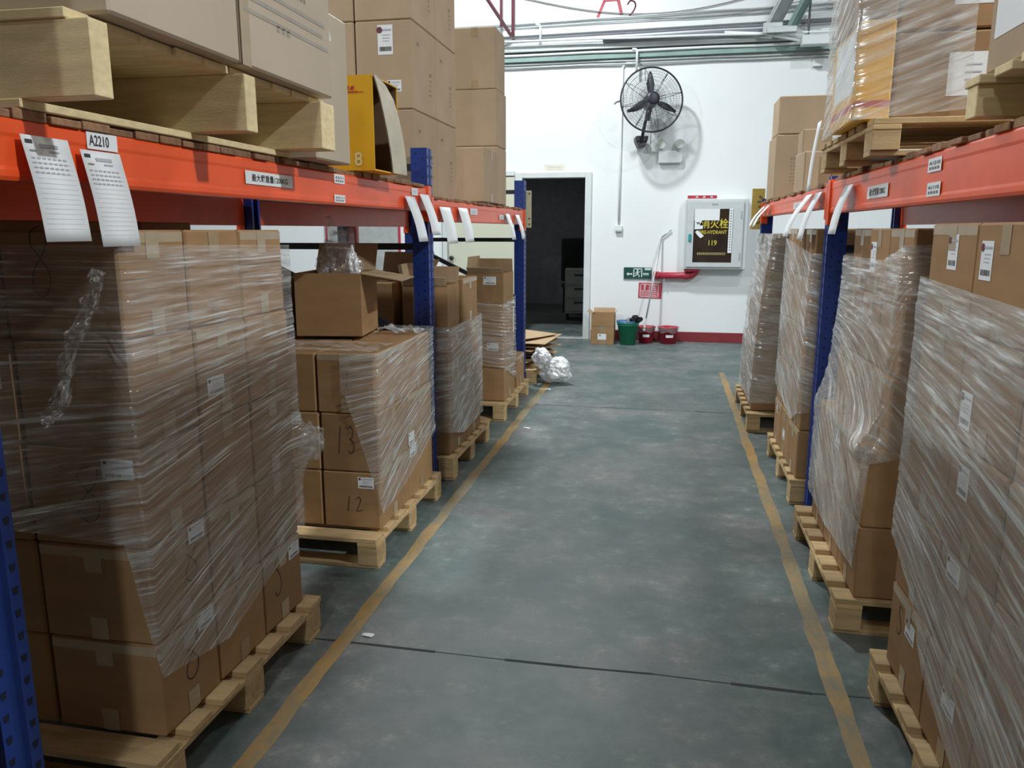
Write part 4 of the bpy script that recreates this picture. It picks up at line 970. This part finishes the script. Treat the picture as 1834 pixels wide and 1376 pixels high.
for k, (x, za, zb_, lab) in enumerate(((-1.69, 3.73, 3.96, 'short white vertical clip pipe left among the wall pipes'), (-0.48, 3.36, 3.62, 'short white vertical pipe dropping behind the fan top'))):
    o = tube_obj('pipe_drop', [(x - 0.06, YW - 0.10, zb_ + 0.012), (x - 0.015, YW - 0.10, zb_ + 0.008), (x, YW - 0.10, zb_ - 0.02), (x, YW - 0.10, za)], 0.016, WHITEP, n=10); tag(o, lab, 'pipe')
o = tube_obj('loose_cable', [(-2.0 + 0.18 * i, YW - 0.02, 4.33 - 0.28 * math.sin(i / 22 * PI * 1.15) * (1 if i < 12 else 1)) for i in range(23)], 0.006, INKG, n=6); tag(o, 'thin loose cable sagging across the red wall letters', 'cable')
o = tube_obj('loose_cable', [(-0.4 + 0.16 * i, YW - 0.09, 3.98 - 0.08 * math.sin(i / 13 * PI) + 0.012 * i) for i in range(14)], 0.005, INKG, n=6); tag(o, 'thin cable sagging above the right wall pipes', 'cable')
# red hanger pipes top left
for lab, pts, r in (('red vertical pipe hanging at top left of the back wall', [(-2.03, 10.3, 6.3), (-2.03, 10.3, 3.83)], 0.02), ('thin dark red vertical rod left of the red pipe', [(-2.16, 10.2, 6.3), (-2.16, 10.2, 3.93)], 0.016), ('red brown diagonal brace meeting the red vertical pipe', [(-2.05, 10.28, 3.84), (-2.22, 9.7, 4.12), (-2.46, 8.6, 4.6)], 0.022)):
    o = tube_obj('hanger_pipe', pts, r, mat('dull red paint', (0.30, 0.09, 0.12), 0.5), n=10); tag(o, lab, 'pipe')
# sloping trays at top right
for lab, p, q, wd, mt in (('left sloping grey cable tray rising from the wall pipes', (1.09, 10.32, 3.80), (1.55, 9.6, 4.75), 0.17, STEEL), ('right sloping grey cable tray rising from the wall pipes', (1.32, 10.30, 3.80), (1.78, 9.6, 4.75), 0.10, GREENP)):
    p, q = Vector(p), Vector(q); dv = q - p; M_ = Matrix.Translation(p) @ dv.to_track_quat('Z', 'Y').to_matrix().to_4x4()
    b = MB(); b.box(-wd / 2, wd / 2, -0.006, 0.006, 0, dv.length, mt, M_); b.box(-wd / 2, -wd / 2 + 0.006, -0.03, 0.03, 0, dv.length, mt, M_); b.box(wd / 2 - 0.006, wd / 2, -0.03, 0.03, 0, dv.length, mt, M_)
    tag(b.obj('cable_tray'), lab, 'cable tray')
b = MB(); b.box(0.98, 1.20, 10.16, 10.22, 3.70, 3.82, STEEL); b.box(1.02, 1.36, 10.14, 10.2, 3.70, 3.77, STEEL); tag(b.obj('junction_box', bevel=0.006), 'grey junction box at the foot of the sloping trays', 'box')
b = MB(); b.box(1.42, 1.75, 10.12, 10.25, 3.55, 3.66, CABM); tag(b.obj('junction_box', bevel=0.006), 'pale grey junction box right of the hanger rod', 'box')
o = tube_obj('hanger_rod', [(1.50, 10.25, 6.3), (1.50, 10.25, 3.66)], 0.014, DARKP, n=8); tag(o, 'dark vertical hanger rod beside the sloping trays', 'rod')
o = tube_obj('conduit', [(0.55, 10.28, 3.76), (1.0, 10.25, 3.72), (1.45, 10.2, 3.60)], 0.016, WHITEP, n=8); tag(o, 'white conduit slanting down to the pale junction box', 'pipe')
b = MB(); b.box(1.60, 1.72, YW - 0.06, YW, 3.36, 3.44, WHITEM); tag(b.obj('junction_box', bevel=0.004), 'small white box on the wall below the pale junction box', 'box')
# switch conduit left of the fan
e = tag(empty('switch_conduit', (-0.655, YW, 1.4)), 'white vertical conduit with switch box left of the fan', 'conduit')
b = MB(); b.tube([(0.18, -0.02, 2.09), (0.04, -0.02, 2.085), (0.0, -0.02, 2.04), (0, -0.02, 1.0), (0, -0.02, 0.10)], 0.013, WHITEP, 8); b.obj('pipe', e, smooth=True)
b = MB(); b.box(-0.045, 0.045, -0.045, 0, 0.02, 0.10, WHITEM); b.obj('switch_box', e, bevel=0.005)
b = MB(); b.box(-0.04, 0.04, -0.05, -0.045, 0.025, 0.05, CABM); b.obj('switch_plate', e)

# wall fan
fe = tag(empty('wall_fan', (-0.275, 10.02, 2.98), 0, (math.radians(-4), math.radians(0), math.radians(14))), 'black three blade wall fan in a round wire cage', 'fan')
RF = 0.375; Ay = Matrix.Rotation(PI / 2, 4, 'X')     # local z -> -y
b = MB(); nseg = 64
b.tube([(RF * math.cos(2 * PI * k / nseg), 0.0, RF * math.sin(2 * PI * k / nseg)) for k in range(nseg + 1)], 0.011, BLACK, 8, cap=False); b.obj('rim', fe, smooth=True)
for sgn, nm in ((-1, 'front_guard'), (1, 'rear_guard')):
    b = MB()
    prof = lambda r: sgn * 0.095 * (1 - (r / RF) ** 2) ** 0.5
    for k in range(96):
        a = 2 * PI * k / 96; tw = 0.10
        b.tube([(r * math.cos(a + tw * (1 - r / RF)), prof(r), r * math.sin(a + tw * (1 - r / RF))) for r in (0.075, 0.15, 0.23, 0.31, RF)], 0.0014, WIRE, 4, cap=False)
    for r in (0.15, 0.25, 0.32):
        b.tube([(r * math.cos(2 * PI * k / 40), prof(r), r * math.sin(2 * PI * k / 40)) for k in range(41)], 0.0017, WIRE, 4, cap=False)
    for k in range(8):
        a = 2 * PI * (k + 0.3) / 8
        b.tube([(r * math.cos(a), prof(r), r * math.sin(a)) for r in (0.075, 0.2, 0.3, RF)], 0.0035, WIRE, 5, cap=False)
    b.obj(nm, fe, smooth=True)
b = MB(); b.lathe([(0.001, 0.105), (0.05, 0.103), (0.075, 0.095), (0.078, 0.09), (0.001, 0.088)], BLACK, 24, Ay); b.obj('hub_cap', fe, smooth=True)
b = MB(); b.lathe([(0.001, 0.05), (0.055, 0.05), (0.06, 0.0), (0.07, -0.02), (0.085, -0.06), (0.085, -0.2), (0.06, -0.22), (0.001, -0.22)], BLACK, 24, Ay); b.obj('motor', fe, smooth=True)
for a0 in (94, 205, 335):
    a = math.radians(a0); ca, sa = math.cos(a), math.sin(a); b = MB(); pr = []
    for i in range(9):
        t = i / 8; r = 0.05 + 0.275 * t; wd = 0.028 + 0.075 * math.sin(PI * min(1, t * 1.05)) ** 0.8 * (1 - 0.35 * t); tw = 0.5 - 0.3 * t
        pr.append([(r, -wd * 0.45 * math.cos(tw), -wd * 0.45 * math.sin(tw)), (r + 0.01 * (1 - t), wd * 0.55 * math.cos(tw), wd * 0.55 * math.sin(tw))])
    T = lambda p: (p[0] * ca - p[1] * sa, p[2] + 0.0, p[0] * sa + p[1] * ca)
    for i in range(8): b.poly([T(pr[i][0]), T(pr[i + 1][0]), T(pr[i + 1][1]), T(pr[i][1])], BLACK)
    o = b.obj('blade', fe, recalc=False, smooth=True, weld=True); o.modifiers.new('t', 'SOLIDIFY').thickness = 0.003
b = MB(); b.tube([(-0.01, 0.12, -0.06), (-0.03, 0.16, -0.2), (-0.05, 0.20, -0.32), (-0.06, 0.26, -0.44), (-0.06, 0.34, -0.47)], 0.02, BLACK, 10); b.tube([(0.0, 0.10, -0.08), (-0.02, 0.12, -0.22)], 0.03, BLACK, 10); b.obj('arm', fe, smooth=True)
e = fe
b = MB(); b.prism([(-0.125, -0.37), (0.03, -0.37), (0.025, -0.41), (-0.01, -0.50), (-0.09, -0.50), (-0.125, -0.42)], 'y', 0.27, 0.42, BLACK); b.obj('wall_bracket', fe, bevel=0.006)
b = MB(); b.tube([(-0.36, 0.05, 0.0), (-0.42, 0.06, -0.02), (-0.44, 0.06, -0.04)], 0.012, DARKP, 6); b.obj('cord_clip', fe)

# emergency light
e = tag(empty('emergency_light', (-0.03, YW, 2.36)), 'white twin head emergency light below the fan', 'lamp')
b = MB(); b.prism([(-0.145, -0.09), (0.135, -0.09), (0.15, -0.06), (0.15, 0.0), (0.07, 0.06), (-0.145, 0.06)], 'y', -0.07, 0, WHITEM); b.obj('body', e, bevel=0.008)
for x in (-0.11, 0.11):
    b = MB(); M_ = Matrix.Translation((x, -0.04, 0.125)) @ Matrix.Rotation(PI / 2 - 0.3, 4, 'X'); b.lathe([(0.02, -0.03), (0.045, 0.0), (0.058, 0.035), (0.058, 0.05)], WHITEM, 20, M_); h_ = b.obj('lamp_head', e, smooth=True)
    b = MB(); b.lathe([(0.001, 0.052), (0.035, 0.05), (0.056, 0.046)], LENS, 20, M_); b.obj('lens', h_, smooth=True)
    b = MB(); b.tube([(x, -0.03, 0.055), (x, -0.03, 0.10)], 0.012, WHITEM, 8); b.obj('neck', e)
b = MB(); b.box(-0.33, -0.10, -0.02, 0, 0.045, 0.075, WHITEM); b.box(-0.29, -0.24, -0.04, 0, 0.06, 0.12, CABM); b.obj('socket', e, bevel=0.003)
b = MB(); b.tube([(-0.265, -0.02, 0.12), (-0.262, -0.02, 0.5)], 0.008, WHITEP, 6); b.obj('cord', e)

# fire hydrant cabinet
e = tag(empty('hydrant_cabinet', (0.565, YW - 0.003, 0.955)), 'grey steel fire hydrant cabinet with dark glass door on the back wall', 'cabinet')
W_, H_ = 0.76, 0.865; hw = W_ / 2
b = MB(); b.box(-hw, hw, -0.17, 0, 0, H_, CABM); b.obj('body', e, bevel=0.006)
dr = MB(); gx0, gx1, gz0, gz1 = -0.275, 0.20, 0.085, 0.745
for q in ((-hw + 0.025, gx0, 0.03, H_ - 0.03), (gx1, hw - 0.06, 0.03, H_ - 0.03)): dr.box(q[0], q[1], -0.195, -0.171, q[2], q[3], CABM)
dr.box(gx0, gx1, -0.195, -0.171, 0.03, gz0, CABM); dr.box(gx0, gx1, -0.195, -0.171, gz1, H_ - 0.03, CABM); dob = dr.obj('door', e)
b = MB(); b.box(gx0, gx1, -0.186, -0.178, gz0, gz1, GLASSD); b.obj('glass', dob)
D = Decal((gx0, -0.1865, gz0), (1, 0, 0), (0, 0, 1), 0.0012); gw, gh = gx1 - gx0, gz1 - gz0
D.text('消火栓', 0.09, 0.435, 0.125, GOLD, 1, 0.33); D.text('FIRE-HYDRANT', 0.07, 0.355, 0.062, GOLD, 1, 0.335); D.text('119', 0.19, 0.215, 0.088, GOLD, 1, 0.10)
for k in range(14): D.rect(0.055 + k * 0.025, 0.074 + k * 0.025, 0.095, 0.125, mat('dim gold', (0.30, 0.24, 0.10), 0.6), 1)
D.obj('lettering', dob)
D = Decal((gx0, -0.1955, gz0), (1, 0, 0), (0, 0, 1), 0.0012)
D.rect(0.005, 0.31, 0.52, 0.66, PAPER, 1); D.poly([(0.01, 0.52), (0.10, 0.52), (0.07, 0.46), (0.115, 0.455), (0.11, 0.415), (0.01, 0.41)], PAPER, 1); D.poly([(0.02, 0.38), (0.05, 0.40), (0.13, 0.33), (0.09, 0.30), (0.04, 0.35)], PAPER, 1)
D.poly([(0.04, 0.47), (0.08, 0.48), (0.07, 0.50), (0.03, 0.50)], INKG, 2); D.obj('paper_notice', dob)
D = Decal((gx0, -0.1955, gz0), (1, 0, 0), (0, 0, 1), 0.0012); D.rect(0.425, 0.47, 0.12, 0.665, PAPER, 1)
for k in range(16): D.rect(0.44, 0.455, 0.15 + k * 0.032, 0.165 + k * 0.032, INKG, 2)
D.obj('paper_strip', dob)
b = MB(); b.box(-0.335, -0.30, -0.212, -0.195, 0.345, 0.44, TEAL); b.obj('handle', dob, bevel=0.006)['label'] = 'teal door handle'
for z_ in (0.12, 0.63): b = MB(); b.box(0.29, 0.30, -0.205, -0.195, z_, z_ + 0.09, STEEL); b.obj('hinge', dob)
D = Decal((-0.06, -0.1955, 0.79), (1, 0, 0), (0, 0, 1), 0.0012)
for k in range(3): D.rect(k * 0.025, k * 0.025 + 0.014, 0, 0.018, INKG)
D.obj('maker_mark', dob)
b = MB(); b.box(0.205, 0.565, YW - 0.005, YW, 1.835, 1.872, REDP); o = b.obj('red_strip')
tag(o, 'narrow red lettered strip on the wall above the hydrant cabinet', 'sign')
D = Decal((0.205, YW - 0.0055, 1.835), (1, 0, 0), (0, 0, 1)); [D.rect(0.10 + k * 0.09, 0.13 + k * 0.09, 0.008, 0.028, mat('pink print', (0.7, 0.45, 0.47), 0.6)) for k in range(3)]; D.obj('lettering', o)
# red feed pipe
e = tag(empty('red_pipe', (0, 0, 0)), 'thick red water pipe with elbow entering the hydrant cabinet', 'pipe')
b = MB(); pts = [(-0.17, 10.38, 0.865), (0.26, 10.38, 0.865)] + [(0.26 + 0.09 * math.sin(a), 10.38, 0.955 - 0.09 * math.cos(a)) for a in (0.3, 0.6, 0.9, 1.2, 1.57)] + [(0.35, 10.38, 0.97)]
b.tube(pts, 0.043, REDP, 14); b.obj('pipe', e, smooth=True)
b = MB(); b.tube([(-0.19, 10.38, 0.865), (-0.12, 10.38, 0.865)], 0.052, REDP, 14); b.obj('collar', e); b = MB(); b.tube([(0.20, 10.38, 0.865), (0.26, 10.38, 0.865)], 0.05, REDP, 14); b.obj('collar', e)
b = MB(); b.box(0.20, 0.38, 10.30, 10.44, 0.925, 0.954, REDP); b.obj('flange', e)
b = MB(); b.box(-0.06, -0.045, 10.36, YW, 0.79, 0.86, STEEL); b.obj('bracket', e)
# exit sign
e = tag(empty('exit_sign', (-0.395, YW, 0.888)), 'dark green exit sign with running man and left arrow', 'sign')
b = MB(); b.box(-0.178, 0.178, -0.022, 0, -0.072, 0.075, GREENS); b.obj('body', e, bevel=0.003)
b = MB(); b.box(-0.182, 0.182, -0.016, 0, -0.08, -0.073, STEEL); b.obj('base_strip', e)
D = Decal((-0.178, -0.0225, -0.072), (1, 0, 0), (0, 0, 1)); Wt = mat('sign white', (0.75, 0.8, 0.78), 0.5)
D.poly([(0.035, 0.062), (0.06, 0.085), (0.06, 0.07), (0.11, 0.07), (0.11, 0.053), (0.06, 0.053), (0.06, 0.038)], Wt)
D.stroke([(0.13, 0.025), (0.13, 0.128), (0.232, 0.128), (0.232, 0.025)], 0.012, Wt)
D.circle(0.178, 0.108, 0.011, Wt); D.stroke([(0.176, 0.094), (0.178, 0.062)], 0.018, Wt); D.stroke([(0.178, 0.065), (0.200, 0.045), (0.198, 0.024)], 0.011, Wt, 1); D.stroke([(0.176, 0.062), (0.160, 0.042), (0.145, 0.038)], 0.011, Wt, 1); D.stroke([(0.176, 0.09), (0.156, 0.078), (0.150, 0.062)], 0.008, Wt, 1); D.stroke([(0.178, 0.09), (0.202, 0.084), (0.212, 0.098)], 0.008, Wt, 1)
for k in range(5): D.rect(0.25 + k * 0.015, 0.262 + k * 0.015, 0.062, 0.075, Wt)
D.rect(0.25, 0.325, 0.048, 0.055, Wt); D.rect(0.268, 0.352, 0.112, 0.142, mat('pale sticker', (0.55, 0.66, 0.62), 0.6)); D.obj('pictogram', e)
# red fire notice
e = tag(empty('fire_notice', (-0.225, YW, 0.663), 0, (0, 0.03, 0)), 'square red fire notice under the exit sign', 'sign')
b = MB(); b.box(-0.152, 0.152, -0.006, 0, -0.10, 0.10, SIGNR); b.obj('plate', e)
PK = mat('notice white', (0.72, 0.50, 0.53), 0.6); D = Decal((-0.152, -0.0065, -0.10), (1, 0, 0), (0, 0, 1))
D.stroke([(0.025, 0.02), (0.025, 0.18), (0.255, 0.18), (0.255, 0.02), (0.025, 0.02)], 0.012, PK); D.stroke([(0.14, 0.02), (0.14, 0.18)], 0.010, PK, 1); D.stroke([(0.025, 0.095), (0.14, 0.095)], 0.01, PK, 2)
D.stroke([(0.08, 0.112), (0.08, 0.165)], 0.02, PK, 1); D.stroke([(0.07, 0.165), (0.095, 0.165)], 0.008, PK, 2)
for k in range(6): D.rect(0.155, 0.235, 0.035 + k * 0.024, 0.046 + k * 0.024, PK, 1)
for k in range(3): D.rect(0.04, 0.125, 0.035 + k * 0.019, 0.044 + k * 0.019, PK, 1)
D.obj('pictogram', e)

# things along the foot of the wall
def wl2(root, D_):
    O, U, V, wd = face(D_, 'F'); d = Decal(O, U, V, 0.001); d.rect(0.10, 0.215, 0.065, 0.14, PAPER, 1); d.circle(0.128, 0.12, 0.011, INKG, 2); d.rect(0.10, 0.21, 0.0, 0.065, TAPED); d.rect(0.10, 0.21, 0.14, 0.235, TAPED); d.rect(0, wd, 0.232, 0.238, INKG, 2); d.obj('tape', root)
open_c = open_carton(-0.945, -0.655, 9.98, 10.28, 0.002, 0.385, 'brown carton with white label standing by the doorway jamb', 0.0, [('B', 75, 0.06), ('L', 40, 0.07), ('R', 60, 0.06)])
O, U, V, wd = face((0.29, 0.30, 0.383), 'F'); d = Decal(O, U, V, 0.001); d.rect(0.085, 0.195, 0.06, 0.135, PAPER, 1); d.circle(0.115, 0.115, 0.011, INKG, 2); d.rect(0.10, 0.19, 0.003, 0.06, TAPED); d.rect(0.10, 0.19, 0.135, 0.23, TAPED); d.rect(0.002, 0.288, 0.232, 0.237, INKG, 2); d.obj('label', open_c)
def bucket(label, x, y, r0, r1, h_, mt, name='bucket'):
    e = tag(empty(name, (x, y, 0.001)), label, 'bucket')
    b = MB(); b.lathe([(0.001, 0), (r0, 0), (r0 + (r1 - r0) * 0.95, h_ * 0.95), (r1 + 0.006, h_ * 0.955), (r1 + 0.008, h_), (r1, h_), (r0 - 0.004, 0.008), (0.001, 0.008)], mt, 28); b.obj('body', e, smooth=True)
    b = MB(); b.lathe([(r1 - 0.001, h_ * 0.88), (r1 + 0.001, h_ * 0.89), (r1 + 0.001, h_ * 0.91), (r1 - 0.001, h_ * 0.92)], mt, 28); b.obj('rib', e, smooth=True)
    return e
bk = bucket('round green plastic bucket at the foot of the back wall', -0.48, 10.05, 0.095, 0.138, 0.285, BGREEN)
b = MB(); b.lathe([(0.06, 0.275), (0.12, 0.275), (0.125, 0.305), (0.118, 0.30), (0.05, 0.28)], BBLUE, 24); o = b.obj('bowl', None, (-0.505, 10.05, 0.001), smooth=True); tag(o, 'blue plastic bowl resting in the top of the green bucket', 'bowl')
bag('rag', 'black rag hanging over the green bucket rim', (-0.385, 10.03, 0.265), 0.062, (1.25, 0.7, 0.75), RAG, 4, 0.7, 'rag')
bag('rag', 'grey cloth bunched in the green bucket', (-0.46, 10.05, 0.27), 0.045, (1.0, 0.8, 0.9), GREYR, 6, 0.5, 'rag')
for lab, x, y, h_ in (('left red bucket with plastic liner by the back wall', -0.255, 10.245, 0.215), ('right red bucket with white label and plastic liner by the back wall', 0.025, 10.25, 0.215)):
    e = bucket(lab, x, y, 0.088 if x < -.1 else 0.10, 0.115 if x < -.1 else 0.128, h_, BRED)
    D = MB(); R_ = 0.106 if x < -.1 else 0.118
    for k in range(6):
        a0, a1 = [(-1.95 + 0.14 * (k + q)) + (0.15 if x > -.1 else 0) for q in (0, 1)]
        D.poly([((R_ - 0.004) * math.cos(a0), (R_ - 0.004) * math.sin(a0), 0.085), ((R_ - 0.004) * math.cos(a1), (R_ - 0.004) * math.sin(a1), 0.085), (R_ * math.cos(a1), R_ * math.sin(a1), 0.12), (R_ * math.cos(a0), R_ * math.sin(a0), 0.12)], PAPER)
    D.obj('label', e, recalc=False)
    bm_ = MB(); pf = []; rr = 0.122 if x < -.1 else 0.14
    n = 40
    for i in range(5):
        for k in range(n):
            a = 2 * PI * k / n; j = 1 + 0.07 * noise.noise(Vector((math.cos(a) * 3, math.sin(a) * 3, i + x * 9))); z_ = h_ * (0.70 + 0.09 * i) + 0.012 * math.sin(k * 0.9 + i); bm_.v.append((rr * j * math.cos(a), rr * j * math.sin(a), z_))
    for i in range(4):
        for k in range(n): bm_.f.append((i * n + k, i * n + (k + 1) % n, (i + 1) * n + (k + 1) % n, (i + 1) * n + k)); bm_.mi.append(bm_.m(BAGC))
    o = bm_.obj('liner', e, smooth=True)
# mop
e = tag(empty('mop', (-0.275, 10.14, 0.22)), 'thin grey mop pole with bent tip leaning on the wall', 'mop')
b = MB(); b.tube([(0.0, 0, 0.0), (0.085, 0.12, 0.55), (0.175, 0.285, 1.13)], 0.0105, ALU, 8); b.tube([(0.175, 0.285, 1.13), (0.29, 0.285, 1.225)], 0.009, ALU, 8); b.obj('pole', e, smooth=True)
b = MB(); b.tube([(-0.004, 0, -0.05), (0.012, 0.012, 0.10)], 0.016, WHITEM, 8); b.obj('socket', e)
# dark store room goods
e = tag(empty('drawer_cart', (-1.42, 12.9, 0), 0.1), 'pale drawer cart on casters inside the dark doorway', 'cart')
WD = mat('dull white plastic', (0.45, 0.45, 0.42), 0.5)
b = MB(); b.box(-0.24, 0.24, -0.22, 0.22, 0.10, 0.82, WD); b.obj('body', e, bevel=0.01)
for k in range(3):
    b = MB(); b.box(-0.22, 0.22, -0.245, -0.22, 0.14 + k * 0.22, 0.33 + k * 0.22, WD); dw = b.obj('drawer', e, bevel=0.006); b = MB(); b.box(-0.09, 0.09, -0.258, -0.245, 0.27 + k * 0.22, 0.30 + k * 0.22, BLACK); b.obj('handle', dw)
for sx in (-0.2, 0.2):
    for sy in (-0.18, 0.18): b = MB(); b.lathe([(0.001, -0.015), (0.045, -0.015), (0.045, 0.015), (0.001, 0.015)], BLACK, 14, Matrix.Translation((sx, sy, 0.045)) @ Matrix.Rotation(PI / 2, 4, 'Y')); b.obj('caster', e)
e = tag(empty('office_chair', (-1.55, 13.7, 0), 0.3), 'dark high backed chair inside the dark doorway', 'chair'); DC = mat('dark fabric', (0.03, 0.03, 0.033), 0.9)
for nm, q in (('seat', (-0.25, 0.25, -0.25, 0.25, 0.44, 0.52)), ('backrest', (-0.25, 0.25, 0.2, 0.28, 0.55, 1.3))): b = MB(); b.box(*q, DC); b.obj(nm, e, bevel=0.03, seg=2)
for sx in (-0.2, 0.2):
    for sy in (-0.2, 0.22): b = MB(); b.tube([(sx, sy, 0), (sx, sy, 0.45)], 0.018, BLACK, 8); b.obj('leg', e)
e = tag(empty('store_room_fill_lamp', (-2.6, 13.2, 2.7)), 'added unseen lamp brightening the dark store room behind the doorway', 'lamp')  # added fixture, out of view, lifts the dark interior
b = MB(); b.lathe([(0.12, 0.0), (0.14, 0.05), (0.10, 0.12), (0.03, 0.15), (0.03, 0.3)], WHITEM, 20); b.obj('shade', e, smooth=True)
ld = bpy.data.lights.new('lamp_light', 'AREA'); ld.shape = 'DISK'; ld.size = 0.2; ld.energy = 5; lo = bpy.data.objects.new('lamp_light', ld); COL.objects.link(lo); lo.parent = e; lo.location = (0, 0, -0.01)
# bits of litter on the floor
for i, (x, y, lab) in enumerate(((-1.02, 2.46, 'white paper scrap on floor beside the near left pallet'), (-1.05, 7.0, 'white paper scrap on floor near the plastic bag'), (-0.99, 5.55, 'tiny white scrap on floor beside the left yellow line'))):
    b = MB(); n = 7; b.poly([(0.022 * (1 + 0.4 * math.sin(k * 2.2 + i)) * math.cos(2 * PI * k / n), 0.014 * math.sin(2 * PI * k / n), 0.004 + 0.003 * math.sin(k * 3)) for k in range(n)], PAPER); o = b.obj('paper_scrap', None, (x, y, 0.0), recalc=False); o.modifiers.new('t', 'SOLIDIFY').thickness = 0.001; tag(o, lab, 'scrap')
